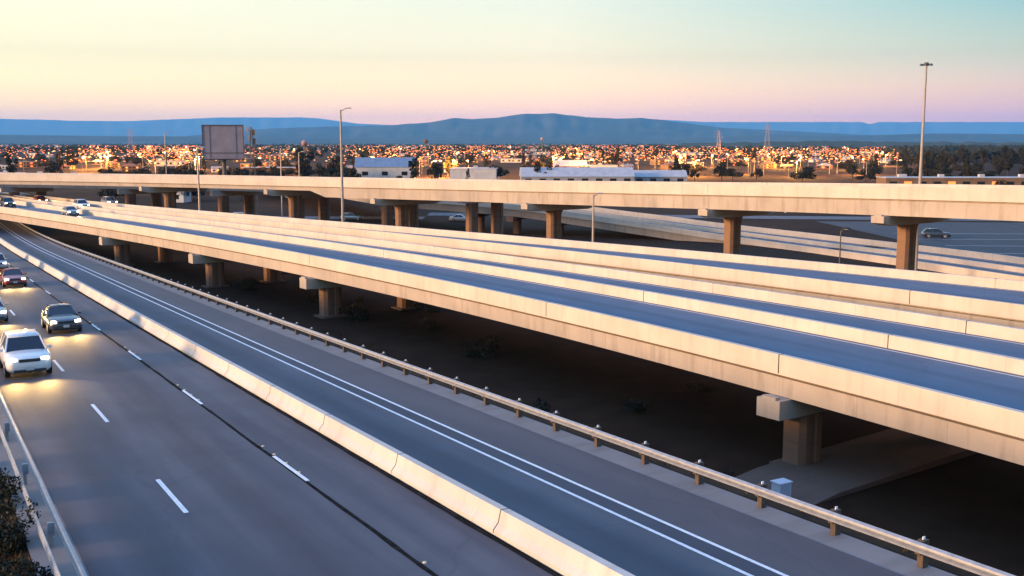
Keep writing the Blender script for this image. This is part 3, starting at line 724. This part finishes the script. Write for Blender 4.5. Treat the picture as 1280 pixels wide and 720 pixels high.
# ============================================================ VEHICLES
PAINTS = {'white': plain('car_white', (.62, .62, .60), .3, coat=.6), 'silver': plain('car_silver', (.32, .33, .34), .3, metal=.5, coat=.6), 'dark': plain('car_dark', (.03, .032, .04), .25, coat=.8),
          'red': plain('car_red', (.25, .03, .025), .3, coat=.7), 'blue': plain('car_blue', (.04, .08, .17), .3, coat=.7)}
def car(paint, kind='sedan', lit=True):
    """front towards -Y (local), wheels on z=0"""
    L, W = (4.7, 1.82) if kind == 'sedan' else (4.8, 1.92)
    top = 1.45 if kind == 'sedan' else 1.75
    hood = .98 if kind == 'sedan' else 1.12; belt = .95 if kind == 'sedan' else 1.08
    pm = PAINTS[paint]; root = empty('parked_car' if not lit else 'car')
    # body: (y, halfwidth, z_bottom, z_edge, z_centre)
    if kind == 'sedan':
        st = [(-2.35, .62, .32, .58, .60), (-2.28, .78, .24, .68, .72), (-2.05, .87, .20, .78, .82), (-1.6, .905, .2, .86, .91), (-1.0, .91, .2, .92, .98), (-.6, .91, .2, .95, 1.0), (.9, .91, .2, .96, 1.0), (1.5, .905, .2, .97, 1.02), (2.0, .88, .22, .96, 1.02), (2.25, .80, .3, .90, .97), (2.34, .66, .4, .74, .78)]
        gh = [(-.95, .80, .97), (-.25, .64, 1.40), (.15, .62, 1.45), (.75, .61, 1.43), (1.65, .74, 1.02)]
    else:
        st = [(-2.4, .66, .4, .74, .76), (-2.32, .84, .3, .86, .90), (-2.05, .93, .25, .96, 1.0), (-1.5, .955, .25, 1.02, 1.07), (-1.0, .96, .25, 1.06, 1.11), (.9, .96, .25, 1.09, 1.12), (1.9, .955, .25, 1.1, 1.12), (2.28, .92, .3, 1.08, 1.1), (2.4, .80, .42, .9, .92)]
        gh = [(-1.0, .84, 1.09), (-.35, .70, 1.66), (.1, .68, 1.74), (1.7, .68, 1.70), (2.3, .80, 1.10)]
    def sec(y, w_, zb, ze, zc):
        half = [(0, zb), (w_ * .82, zb), (w_ * .97, zb + .12), (w_, (zb + ze) / 2), (w_ * .985, ze - .10), (w_ * .90, ze), (w_ * .55, zc - .012), (0, zc)]
        return [Vector((x, y, z)) for x, z in half] + [Vector((-x, y, z)) for x, z in reversed(half[1:-1])]
    b_ = MB(); b_.sweep([sec(*q) for q in st], caps=True); obj('body', b_, pm, root, smooth=True)
    # glasshouse: glass core and painted roof with pillars
    g0, g1, g2, g3, g4 = gh
    def gring(y, hw, z): return (y, hw, z)
    roof = MB()
    roof.sweep([[Vector((-hw, y, z - .05)), Vector((-hw * .9, y, z)), Vector((0, y, z + .03)), Vector((hw * .9, y, z)), Vector((hw, y, z - .05)), Vector((0, y, z - .06))] for y, hw, z in (g1, g2, g3)], caps=True)
    ro = obj('roof', roof, pm, root, smooth=True)
    for sx in (-1, 1):
        ym = (g1[0] + g3[0]) / 2
        for pa, pb_, r0 in (((sx * g0[1], g0[0], g0[2] - .03), (sx * g1[1] * .97, g1[0], g1[2] - .03), .042), ((sx * g4[1], g4[0], g4[2] - .03), (sx * g3[1] * .97, g3[0], g3[2] - .03), .065), ((sx * W * .485, ym + .1, belt), (sx * g2[1] * .98, ym, g2[2] - .06), .04)):
            q = MB(); q.tube(pa, pb_, r0, r0 * .85, 6); obj('pillar', q, pm, root)
    def pane(nm, pts):
        q = MB(); q.quad(pts); c = sum((Vector(p) for p in pts), Vector()) / len(pts)
        q.quad([Vector(p) + (Vector((0, .3, .9)) - c).normalized() * .02 for p in reversed(pts)]); return obj(nm, q, GLASSD, root)
    pane('windscreen', [(-g0[1], g0[0], g0[2]), (g0[1], g0[0], g0[2]), (g1[1], g1[0], g1[2] - .03), (-g1[1], g1[0], g1[2] - .03)])
    pane('rear_window', [(g4[1], g4[0], g4[2]), (-g4[1], g4[0], g4[2]), (-g3[1], g3[0], g3[2] - .03), (g3[1], g3[0], g3[2] - .03)])
    for sx in (-1, 1):
        pane('side_window', [(sx * g0[1], g0[0], g0[2] - .02), (sx * g1[1], g1[0], g1[2] - .05), (sx * g2[1], g2[0], g2[2] - .06), (sx * g3[1], g3[0], g3[2] - .05), (sx * g4[1], g4[0], g4[2] - .02), (sx * W * .47, .8, belt)][:5])
        q = MB(); q.box((sx * (W / 2 + .06), g0[0] + .25, belt + .06), (.18, .10, .13)); obj('wing_mirror', q, pm, root)
        for yy in (-1.42, 1.38):
            wr = .33 if kind == 'sedan' else .37
            q = MB(); q.tube((sx * (W / 2 - .20), yy, wr), (sx * (W / 2 + .012), yy, wr), wr, wr, 20); wo = obj('wheel', q, RUBBER, root)
            q = MB(); q.tube((sx * (W / 2 + .01), yy, wr), (sx * (W / 2 + .022), yy, wr), wr * .66, wr * .6, 16); obj('rim', q, CHROME, wo)
        fy = st[1][0]
        q = MB(); q.sweep([[Vector((sx * (x), fy - .02 + dy, z)) for x, z in ((.50, hood - .34), (.50, hood - .22), (.66, hood - .19), (.80, hood - .20), (.80, hood - .32))] for dy in (-.015, .10)], caps=True); obj('headlight', q, HEADL if lit else CHROME, root)
        q = MB(); q.box((sx * .66, st[-2][0] + .03, belt - .14), (.30, .08, .14)); obj('tail_light', q, TAILL, root)
    q = MB(); q.box((0, st[0][0] + .0, hood - .30), (.86, .05, .13)); obj('grille', q, PLASTIC, root)
    q = MB(); q.box((0, st[0][0] - .0, .36), (1.3, .10, .12)); obj('bumper', q, PLASTIC, root)
    q = MB(); q.box((0, st[0][0] - .055, .46), (.32, .01, .15)); obj('number_plate', q, WHITEW, root)
    if lit:
        for sx in (-1, 1):
            ld = bpy.data.lights.new('beam', 'SPOT'); ld.energy = BEAM; ld.color = (1, .60, .18); ld.spot_size = R(84); ld.spot_blend = 1.0; ld.shadow_soft_size = .12
            lo = bpy.data.objects.new('headlight_beam', ld); COL.objects.link(lo); lo.parent = root; lo.location = (sx * .66, st[0][0] - .14, .68); lo.rotation_euler = (R(90 - 9), 0, math.pi)
    return root
BEAM = 560
def put_on_road(o, s, c, tow=True):
    o.location = N(s, c, .004); o.rotation_mode = 'XYZ'
    ang = math.atan2(NU.y, NU.x) - math.pi / 2
    # local -Y faces the camera side (decreasing s): follow the road's slope about local x
    sl_ = math.atan((nz_(s + 1) - nz_(s - 1)) / 2)
    o.rotation_euler = (Matrix.Rotation(ang, 3, 'Z') @ Matrix.Rotation(sl_, 3, 'X')).to_euler()
# cars on the oncoming road, headlamps lit
def lab(o, t, grp='cars driving toward the camera with headlamps lit'):
    return tag(o, t, 'car', grp)
cars = [('white', 'suv', 52.5, 4.3, 'white tall car with lit headlamps, nearest car beside the left guardrail'),
        ('dark', 'sedan', 66.5, 7.55, 'dark sedan with lit headlamps, nearest in the lane right of the dashes'),
        ('silver', 'sedan', 74., 4.2, 'silver sedan following the white tall car by the left guardrail'),
        ('blue', 'suv', 92., 4.2, 'dark blue tall car with lit lamps near the left picture edge'),
        ('red', 'sedan', 99., 7.6, 'small red sedan with lamps lit at the left edge of the middle lane'),
        ('silver', 'suv', 118., 7.6, 'tiny silver car with lamps lit in the far middle lane'),
        ('white', 'sedan', 133., 7.6, 'farthest tiny white car with lamps lit at the left picture edge')]
NOCARS = False
for pnt, kd, s, c, t in cars:
    o = car(pnt, kd); put_on_road(o, s, c); lab(o, t)
# vehicle far down the near viaduct
def put_viaduct(o, s, cf, off):
    c = cf(s) + off; t = VU; o.location = VP(s, c, DECKZ + .223); o.rotation_euler = (0, 0, math.atan2(VU.y, VU.x) - math.pi / 2)
o = car('white', 'suv', True); o.name = 'car'; put_viaduct(o, 191, P2, 4.2); tag(o, 'pale tall car with lit lamps on the viaduct at the far left edge', 'car', 'cars on the viaducts')
for i, (p_, k_, s_, cf_, off_, t_) in enumerate((('silver', 'sedan', 176, P1, 4.6, 'added silver car with lit headlamps on the near viaduct, nearest of its row'), ('dark', 'suv', 205, P1, 4.4, 'added dark tall car with lit lamps at the far left end of the near viaduct'), ('red', 'sedan', 214, P2, 4.3, 'added small red car with lit lamps far left on the second carriageway'), ('silver', 'suv', 198, P4, 5.2, 'added small silver tall car with lit lamps on the inner viaduct at the left edge'))):  # traffic added so its headlamp beams warm the left end of the viaducts
    o = car(p_, k_, True); put_viaduct(o, s_, cf_, off_); tag(o, t_, 'car', 'cars on the viaducts')
# parked cars below and beyond the overpass
proto = {}
def parked(p, k, x, y, rz, t, z=.03):
    key = (p, k)
    if key not in proto: o = car(p, k, False); register(o); proto[key] = o
    else: o = copy_tree(proto[key])
    o.location = (x, y, z); o.rotation_euler = (0, 0, R(rz)); return tag(o, t, 'parked car', 'cars parked beyond the overpass')
parked('dark', 'suv', 76, 186, 80, 'dark parked car close beside the right column of the high overpass')
for i, (p, k, px_, D) in enumerate((('white', 'suv', 118, 232), ('silver', 'sedan', 146, 231), ('white', 'sedan', 64, 238), ('dark', 'sedan', 205, 229), ('white', 'suv', 302, 229), ('silver', 'suv', 440, 228), ('white', 'sedan', 575, 226))):
    parked(p, k, (px_ - 640) / F * D, D, 90, ['white tall car parked beneath the far left overpass', 'silver sedan beneath the overpass left of the billboard', 'white sedan beneath the overpass at the far left', 'dark sedan under the overpass just left of the billboard', 'white tall car in the shade below the billboard', 'silver tall car in shade left of the middle pier', 'white sedan in shade under the curved ramp'][i])

# ============================================================ PLANTS
def leaf_cloud(n, rx, ry, rz, cz, size, clumps=9, seed=0, mats=3, flat_=.5):
    rg = random.Random(seed); mb = MB(); cs = []
    for k in range(clumps):
        a = rg.uniform(0, 6.283); rr = rg.uniform(.25, .85); cs.append((math.cos(a) * rr * rx, math.sin(a) * rr * ry, cz + rg.uniform(-.75, .8) * rz, rg.uniform(.28, .55)))
    for i in range(n):
        cx, cy, cz_, cr = cs[i % clumps]
        u = rg.uniform(-1, 1); th = rg.uniform(0, 6.283); q = math.sqrt(1 - u * u); r = cr * rg.uniform(.55, 1.1) ** .6
        p = Vector((cx + q * math.cos(th) * r * rx, cy + q * math.sin(th) * r * ry, max(.08, cz_ + u * r * rz)))
        nrm = Vector((rg.uniform(-1, 1), rg.uniform(-1, 1), rg.uniform(-.4, 1))).normalized(); t1 = nrm.orthogonal().normalized(); t2 = nrm.cross(t1)
        a = rg.uniform(0, 3.14); t1, t2 = t1 * math.cos(a) + t2 * math.sin(a), t2 * math.cos(a) - t1 * math.sin(a)
        s1 = size * rg.uniform(.6, 1.3); s2 = s1 * flat_
        mi = 0 if rg.random() < .55 else (1 if rg.random() < .8 else mats - 1)
        mb.quad([p - t1 * s1, p - t2 * s2 + t1 * s1 * .1, p + t1 * s1, p + t2 * s2 + t1 * s1 * .1], mi)
    return mb
def make_tree(kind, seed):
    rg = random.Random(seed); root = empty('tree')
    if kind == 'round': h, rx, rz, cz, n, sz = 7.5, 3.4, 2.7, 4.9, 900, .42
    elif kind == 'wide': h, rx, rz, cz, n, sz = 6.5, 4.8, 2.2, 4.2, 1000, .46
    elif kind == 'tall': h, rx, rz, cz, n, sz = 12, 2.6, 4.8, 7.2, 1000, .45
    else: h, rx, rz, cz, n, sz = 10, 1.3, 4.6, 5.4, 650, .36
    cr = leaf_cloud(n, rx, rx, rz, cz, sz, 11 if kind != 'cypress' else 8, seed)
    obj('crown', cr, [LEAF, LEAF2, LEAF3], root)
    t = MB(); t.tube((0, 0, -.2), (.1, .05, cz), .24, .12, 7)
    for k in range(4):
        a = rg.uniform(0, 6.28); t.tube((.05, .03, cz * .6), (math.cos(a) * rx * .6, math.sin(a) * rx * .6, cz + rz * .3), .09, .03, 5)
    obj('trunk', t, BARK, root); register(root); return root
TP = [(make_tree(k, 40 + i)) for i, k in enumerate(('round', 'wide', 'tall', 'round', 'cypress', 'wide'))]
used = set(); KN = ['rounded dark tree', 'wide spreading tree', 'tall narrow tree', 'rounded dark tree', 'dark cypress', 'wide spreading tree']
def tree(k, X, Y, sc, label, group, z=0.):
    o = TP[k] if k not in used else copy_tree(TP[k]); used.add(k)
    o.location = (X, Y, z); o.scale = (sc * random.uniform(.9, 1.15), sc * random.uniform(.9, 1.15), sc); o.rotation_euler = (0, 0, random.uniform(0, 6.28))
    return tag(o, label, 'tree', group)
def at(px_, D): return ((px_ - 640) / F * D, D)
nt_ = 0
# individually placed trees of the foreground town edge
for px_, D, k, sc, lb in ((585, 420, 4, .62, 'dark pointed tree between white warehouse and pale yard'), (548, 430, 3, 1.15, 'big rounded dark tree between the two white warehouses'), (497, 440, 1, .5, 'low dark bush tree before the long white warehouse'),
                         (517, 415, 2, .9, 'dark upright tree at the right end of the blue roofed warehouse'), (678, 430, 3, .95, 'dark tree beside the long low grey shed'), (1001, 430, 1, 1.15, 'large dark rounded tree amid the brightest lights'),
                         (944, 480, 0, .7, 'small dark tree left of the brightest lights'), (867, 470, 0, .7, 'small dark tree amid yellow lights right of centre'), (898, 560, 1, .8, 'broad dark tree in the yellow lights left of the pylon'), (384, 395, 2, 1.25, 'tall dark tree reaching the skyline under the pink tank'),
                         (415, 400, 0, 1.0, 'dark tree left of the tall pale pole'), (442, 410, 3, .9, 'dark tree just right of the tall pale pole'), (1080, 440, 5, .8, 'spreading dark tree near the right end of the lights'), (733, 520, 5, .9, 'spreading tree behind the grey shed'), (1250, 330, 0, .7, 'dark tree at the corner of the pale building right')):
    X, Y = at(px_, D); tree(k, X, Y, sc, lb, 'single dark trees at the town edge'); nt_ += 1
# dark grove left of centre (behind and under the billboard)
rg = random.Random(5)
for i in range(46):
    px_ = rg.choice([rg.uniform(135, 172), rg.uniform(205, 252), rg.uniform(252, 350), rg.uniform(300, 436)]); D = rg.uniform(300, 430)
    X, Y = at(px_, D); tree(rg.choice([0, 1, 3, 5, 5]), X, Y, rg.uniform(.7, 1.05), 'dark tree of the grove behind the high overpass on the left', 'dark grove on the left beyond the overpass')
for i in range(80):
    px_ = rg.uniform(1118, 1400); D = rg.uniform(400, 760); X, Y = at(px_, D)
    tree(rg.choice([0, 1, 2, 3, 2]), X, Y, rg.uniform(.75, 1.05) * (D / 560) ** .6, 'tree of the dark wood behind the pale building on the right', 'dark wood on the right')
for i in range(215):
    D = 450 * (1600 / 450) ** rg.random(); px_ = rg.uniform(-30, 1120); X, Y = at(px_, D)
    tree(rg.choice([0, 1, 3, 5, 2, 4]), X, Y, rg.uniform(.7, 1.15), 'small dark tree scattered among the town houses', 'trees scattered in the town')
# far trees as one mass
def far_trees(n, px0, px1, d0, d1, h0, h1, seed):
    rg = random.Random(seed); mb = MB()
    for i in range(n):
        D = d0 * (d1 / d0) ** rg.random(); X, Y = at(rg.uniform(px0, px1), D); h = rg.uniform(h0, h1); r = h * rg.uniform(.5, .9)
        for k in range(5):
            a = rg.uniform(0, 6.28); ox, oy = math.cos(a) * r * .5, math.sin(a) * r * .5; zz = h * rg.uniform(.45, .8); q = r * rg.uniform(.35, .6)
            vs = [(X + ox + q * math.cos(t), Y + oy + q * math.sin(t), zz + q * rg.uniform(-.3, .3)) for t in (0, 1.05, 2.1, 3.14, 4.2, 5.2)]
            for j in range(6):
                mb.quad([vs[j], vs[(j + 1) % 6], (X + ox, Y + oy, zz + q * .9)], rg.choice([0, 0, 1])); mb.quad([vs[(j + 1) % 6], vs[j], (X + ox, Y + oy, max(0, zz - q))], 0)
    return mb
tag(obj('far_woods', far_trees(2600, -60, 1340, 1500, 9000, 6, 11, 3), [LEAF, LEAF2]), 'band of far dark trees fading toward the mountains', 'trees', kind='stuff')
tag(obj('far_woods', far_trees(700, 1110, 1500, 900, 2200, 9, 12.5, 8), [LEAF, LEAF2]), 'dark mass of woodland on the right below the skyline', 'trees', kind='stuff')

# near bushes at the lower left
BUSHM = [LEAF, LEAF2, noisy('leaf_brown', (.05, .04, .022), (.08, .06, .035), 3, .9)]
bn = 0
BL = ['dark leafy bush at the bottom left corner', 'low green bush beside the outer strip at the lower left', 'brownish bush behind the left guardrail', 'dense dark bush left of the nearest guardrail post', 'small dark bush on the left slope', 'shaggy dark bush higher on the left slope']
for i, (s, c, r) in enumerate(((17.5, 1.0, .95), (19.3, 1.2, 1.0), (21.5, 1.1, 1.15), (24.2, 1.15, 1.1), (27.0, 1.05, 1.15), (30.5, 1.0, 1.15), (34.5, .9, 1.2), (39, .8, 1.3), (23, -.6, 1.3), (28, -.9, 1.4), (19, -.4, 1.1), (44, .5, 1.3), (50, .4, 1.3), (57, .4, 1.3), (65, .2, 1.4))):
    p = N(s, c); zg = nz_(s) - .12 - max(0, (1.75 - c)) * .55
    bush = empty('bush', (p.x, p.y, zg - .1), rg.uniform(0, 6))
    obj('foliage', leaf_cloud(4200, r, r, r * .75, r * .5, .06, 14, 100 + i, flat_=.45), BUSHM, bush)
    t = MB()
    for k in range(9):
        a = rg.uniform(0, 6.28); e = Vector((math.cos(a) * r * .7, math.sin(a) * r * .7, r * rg.uniform(.6, 1.2))); t.tube((0, 0, -.1), e, .022, .008, 5)
    obj('stem', t, BARK, bush)
    tag(bush, 'dark leafy bush growing on the slope left of the guardrail', 'bush', 'bushes left of the guardrail')
# low scrub on the dark ground between and under the viaducts
scp = []
for k in range(2):
    o = empty('shrub'); obj('foliage', leaf_cloud(700, 1.2, 1.2, .7, .5, .10, 9, 300 + k), BUSHM, o); t = MB()
    for q in range(5): t.tube((0, 0, -.1), (random.uniform(-.7, .7), random.uniform(-.7, .7), .8), .03, .01, 4)
    obj('stem', t, BARK, o); register(o); scp.append(o)
for i in range(46):
    if i % 2: s, c = rg.uniform(-5, 45), rg.uniform(26, 33)
    else: s, c = rg.uniform(45, 150), rg.uniform(44, 66)
    p = VP(s, c, 0) if not i % 2 else N(s + 12, c + 2); k = i % 2
    o = scp[k] if i < 2 else copy_tree(scp[k]); o.location = (p.x, p.y, -.05); o.rotation_euler = (0, 0, rg.uniform(0, 6)); o.scale = (rg.uniform(.5, 1.2),) * 3
    tag(o, ['low dark scrub on the ground below the viaducts', 'low scrub between the embankment and the near viaduct'][k], 'shrub', ['scrub below the viaducts', 'scrub between embankment and viaduct'][k])
# dry tufts on the embankment slopes
tf = MB()
for i in range(5200):
    s = rg.uniform(5, 90); side_ = rg.random() < .78; c = (rg.uniform(19.0, 33.0) if side_ else rg.uniform(-9, 1.7)); z = nz_(s)
    zz = max(0, z - .14 - (c - 19.4) / 1.6) if side_ and c > 19.4 else (z - .14 if side_ else max(0, z - .12 - (1.75 - c) / 2.2)); p = N(s, c)
    for k in range(3):
        a = rg.uniform(0, 6.28); h = rg.uniform(.08, .32); dx, dy = math.cos(a) * .03, math.sin(a) * .03; lx, ly = rg.uniform(-.12, .12), rg.uniform(-.12, .12)
        tf.quad([(p.x - dx, p.y - dy, zz - .03), (p.x + dx, p.y + dy, zz - .03), (p.x + lx, p.y + ly, zz + h)], 0)
tag(obj('dry_grass', tf, GRASS), 'sparse dry grass tufts on the embankment slopes', 'grass', kind='stuff')

# ============================================================ TOWN
def building(w_, d_, h_, roof='flat', wall=WHITEW, roofm=ROOFG, win=GLASSD, nwin=4, storeys=1, over=.3, name='house'):
    root = empty(name); q = MB(); q.box((0, 0, h_ / 2), (w_, d_, h_)); obj('wall', q, wall, root)
    q = MB()
    if roof == 'flat':
        q.box((0, 0, h_ + .12), (w_ + over, d_ + over, .24))
        for k in range(max(1, int(w_ / 14))): q.box((-w_ / 2 + (k + .5) * w_ / max(1, int(w_ / 14)), d_ * .1, h_ + .7), (1.8, 1.6, .95))
    elif roof == 'gable':
        m = Matrix.Rotation(math.pi / 2, 4, 'Z'); rr = d_ / 2 + over
        q.prism([(-rr, h_), (rr, h_), (0, h_ + rr * .5)], m, w_ + over * 2)
    else:
        rr = d_ / 2 + over; ww = w_ / 2 + over; i = len(q.v)
        q.v += [(-ww, -rr, h_), (ww, -rr, h_), (ww, rr, h_), (-ww, rr, h_), (-ww + rr, 0, h_ + rr * .5), (ww - rr, 0, h_ + rr * .5)]
        for f in ((0, 1, 5, 4), (1, 2, 5), (2, 3, 4, 5), (3, 0, 4), (0, 3, 2, 1)): q.f.append(tuple(i + k for k in f)); q.m.append(0); q.uv += [(0, 0)] * len(f)
    obj('roof', q, roofm, root)
    for st in range(storeys):
        for k in range(nwin):
            x = -w_ / 2 + (k + .5) * w_ / nwin; z = (st + .55) * h_ / storeys; ww = min(w_ / nwin * .55, 2.6); wh = min(h_ / storeys * .45, 1.7)
            q = MB(); q.box((x, -d_ / 2 - .02, z), (ww, .08, wh)); obj('window', q, win if (k * 7 + st * 3) % 3 == 1 else GLASSD, root)
    return root
def big(name, px_, D, w_, d_, h_, rz, label, **k):
    o = building(w_, d_, h_, name=name, **k); X, Y = at(px_, D); o.location = (X, Y, 0); o.rotation_euler = (0, 0, R(rz)); return tag(o, label, 'building')
BLUEROOF = noisy('blue_roof', (.10, .16, .24), (.16, .22, .30), .5, .7)
big('warehouse', 483, 470, 26, 16, 6.2, 4, 'white warehouse with a blue grey roof right of the tall pale pole', wall=WHITEW, roofm=BLUEROOF, roof='gable', nwin=3)
big('warehouse', 594, 462, 20, 22, 5.6, -3, 'broad white warehouse near the middle beyond the overpass', wall=WHITEW, roofm=ROOFW, roof='flat', nwin=0)
big('shed', 720, 432, 46, 14, 3.2, 2, 'long low grey shed directly behind the overpass in the middle', wall=GREYW, roofm=ROOFW, roof='gable', nwin=8)
big('warehouse', 712, 560, 17, 12, 4.5, 0, 'cream gabled building behind the long grey shed', wall=CREAMW, roofm=ROOFW, roof='gable', nwin=3)
big('warehouse', 750, 590, 18, 12, 4.2, 0, 'white flat building behind the long grey shed', wall=WHITEW, roofm=ROOFW, nwin=4)
big('shed', 805, 440, 34, 10, 2.8, 1, 'pale low shed right of the long grey one', wall=GREYW, roofm=ROOFW, roof='gable', nwin=6)
big('shed', 1225, 372, 72, 10, 4.6, 0, 'long pale building behind the overpass on the right', wall=CREAMW, roofm=ROOFW, roof='flat', nwin=14, win=WINLIT)
big('shop', 1128, 380, 12, 9, 4.4, 0, 'short cream building left of the long pale one', wall=CREAMW, roofm=ROOFW, roof='flat', nwin=3, win=WINYEL)
big('shop', 10, 470, 14, 9, 3.4, 0, 'cream low building at the left picture edge', wall=CREAMW, roofm=ROOFW, nwin=3, win=WINYEL)
big('shed', 52, 480, 17, 9, 2.6, 0, 'white low shed near the left edge', wall=WHITEW, roofm=ROOFW, nwin=5)
big('shed', 95, 482, 15, 9, 2.3, 3, 'second white low shed from the left with small dark openings', wall=WHITEW, roofm=ROOFW, nwin=6)
big('house', 172, 420, 5, 5, 2.6, 8, 'tiny white hut before the dark grove', wall=WHITEW, roofm=ROOFW, roof='gable', nwin=1)
big('house', 224, 300, 5.5, 5, 2.9, -8, 'small white hut between slender pole and billboard', wall=WHITEW, roofm=ROOFG, roof='gable', nwin=1)
big('warehouse', 340, 520, 25, 10, 4.6, 0, 'low flat building right behind the billboard with pale roof', wall=BROWNW, roofm=ROOFW, roof='flat', nwin=6, over=1.2)
# town houses
HP = []; WS = .72
for i, (w_, d_, h_, rf_, wl, rm, nw, wn, st) in enumerate(((13, 9, 3.2, 'gable', CREAMW, ROOFR, 4, WINLIT, 1), (11, 9, 3.1, 'hip', BROWNW, ROOFG, 3, WINLIT, 1), (15, 10, 5.8, 'hip', CREAMW, ROOFR, 5, WINYEL, 2), (24, 14, 4.5, 'flat', WHITEW, ROOFW, 7, WINYEL, 1), (18, 11, 6.0, 'flat', CREAMW, ROOFG, 6, WINLIT, 2), (12, 8, 3.0, 'gable', WHITEW, ROOFG, 4, WINYEL, 1))):
    o = building(w_, d_, h_, rf_, wl, rm, wn, nw, st); register(o); HP.append(o)
HN = ['cream gabled house with lit windows among the town lights', 'brown hip roofed house with lit windows in the town', 'two storey cream house with glowing windows in the town', 'white flat roofed block with lit windows in the town', 'two storey flat roofed cream block in the town', 'white gabled house with yellow windows in the town']
HG = ['gabled cream houses in the town', 'brown houses in the town', 'two storey houses in the town', 'white flat blocks in the town', 'cream flat blocks in the town', 'white gabled houses in the town']
hu = set()
for i in range(170):
    D = 600 * (2300 / 600) ** rg.random(); px_ = rg.uniform(-20, 1118) if rg.random() < .7 else rg.uniform(640, 1118); X, Y = at(px_, D); k = rg.randrange(6)
    o = HP[k] if k not in hu else copy_tree(HP[k]); hu.add(k)
    o.location = (X, Y, 0); o.rotation_euler = (0, 0, rg.uniform(-.5, .5)); sc = rg.uniform(.55, .85); o.scale = (sc, sc, sc * .9); tag(o, HN[k], 'house', HG[k])
# far houses as one carpet
fh = MB()
for i in range(3200):
    D = 2000 * (7500 / 2000) ** rg.random(); X, Y = at(rg.uniform(-60, 1140), D); w_ = rg.uniform(10, 30); d_ = rg.uniform(9, 16); h_ = rg.uniform(3, 7)
    fh.box((X, Y, h_ / 2), (w_, d_, h_), rg.uniform(-.5, .5), rg.choice([0, 0, 1, 2]))
tag(obj('far_town', fh, [CREAMW, BROWNW, GREYW]), 'far rooftops of the town merging below the hills', 'houses', kind='stuff')
# street lamps of the town
def lamp_proto(glow, power):
    root = empty('street_lamp'); q = MB(); q.tube((0, 0, 0), (0, 0, 8.0), .14, .08, 6); q.tube((0, 0, 7.95), (1.6, 0, 8.3), .07, .05, 5); obj('pole', q, POLE, root)
    q = MB(); q.sweep([[Vector((1.6 + x, r * math.cos(t * math.pi / 4) * .8, 8.25 + r * .6 * math.sin(t * math.pi / 4))) for t in range(8)] for x, r in ((-.8, .15), (-.4, .5), (.4, .5), (.8, .15))], caps=True)
    h = obj('lamp_head', q, glow, root)
    register(root); return root
LP = [lamp_proto(LAMPO, 0), lamp_proto(LAMPY, 0), lamp_proto(LAMPW, 0)]
LL = ['glowing orange street lamp in the town', 'glowing yellow street lamp in the town', 'white street lamp in the town']; lu = set()
def town_px(rg):
    r = rg.random()
    if r < .34: return rg.uniform(-10, 1118)
    if r < .50: return rg.choice([rg.gauss(130, 14), rg.gauss(185, 12), rg.gauss(232, 10)])
    if r < .62: return rg.uniform(440, 640)
    return min(1118, rg.uniform(690, 1130))
PLD = bpy.data.lights.new('lamp_light', 'POINT'); PLD.energy = 60000; PLD.color = (1, .38, .06); PLD.shadow_soft_size = .5
for i in range(280):
    D = 470 * (2400 / 470) ** (rg.random() ** 1.1); X, Y = at(town_px(rg), D); k = rg.choice([0, 0, 0, 1, 1, 2])
    o = LP[k] if k not in lu else copy_tree(LP[k]); lu.add(k)
    o.location = (X, Y, 0); o.rotation_euler = (0, 0, rg.uniform(0, 6.28)); tag(o, LL[k], 'street lamp', ['orange street lamps of the town', 'yellow street lamps of the town', 'white street lamps of the town'][k])
    if i % 2 == 0 and k != 2:
        l_ = bpy.data.objects.new('lamp_light', PLD); COL.objects.link(l_); l_.parent = o; l_.location = (1.6, 0, 7.4)
fl = MB()
for i in range(5200):
    D = 600 * (3300 / 600) ** (rg.random() ** .75); X, Y = at(town_px(rg), D); r = .3 + D / 3600; z = rg.uniform(4, 8.5)
    fl.box((X, Y, z), (r * rg.uniform(1, 2.2), r, r * .8), 0, rg.choice([0, 0, 0, 1, 1, 2]))
tag(obj('far_town_lights', fl, [LAMPO, LAMPY, LAMPW]), 'countless tiny orange lights of the far town', 'lights', kind='stuff')

# ============================================================ HAZE
HAZE = True
if HAZE:
    hb = MB(); x0, x1, y0, y1, z0, z1 = -34000, 34000, -400, 37000, -1.0, 920.
    hb.box(((x0 + x1) / 2, (y0 + y1) / 2, (z0 + z1) / 2), (x1 - x0, y1 - y0, z1 - z0))
    hm_ = bpy.data.materials.new('haze_air'); hm_.use_nodes = True; n = hm_.node_tree.nodes; n.clear()
    ou = n.new('ShaderNodeOutputMaterial'); pv = n.new('ShaderNodeVolumePrincipled'); hm_.node_tree.links.new(pv.outputs[0], ou.inputs['Volume'])
    pv.inputs['Color'].default_value = (.16, .54, 1.0, 1); pv.inputs['Density'].default_value = 3.3e-5; pv.inputs['Anisotropy'].default_value = .0
    tag(obj('haze', hb, hm_), kind='stuff')
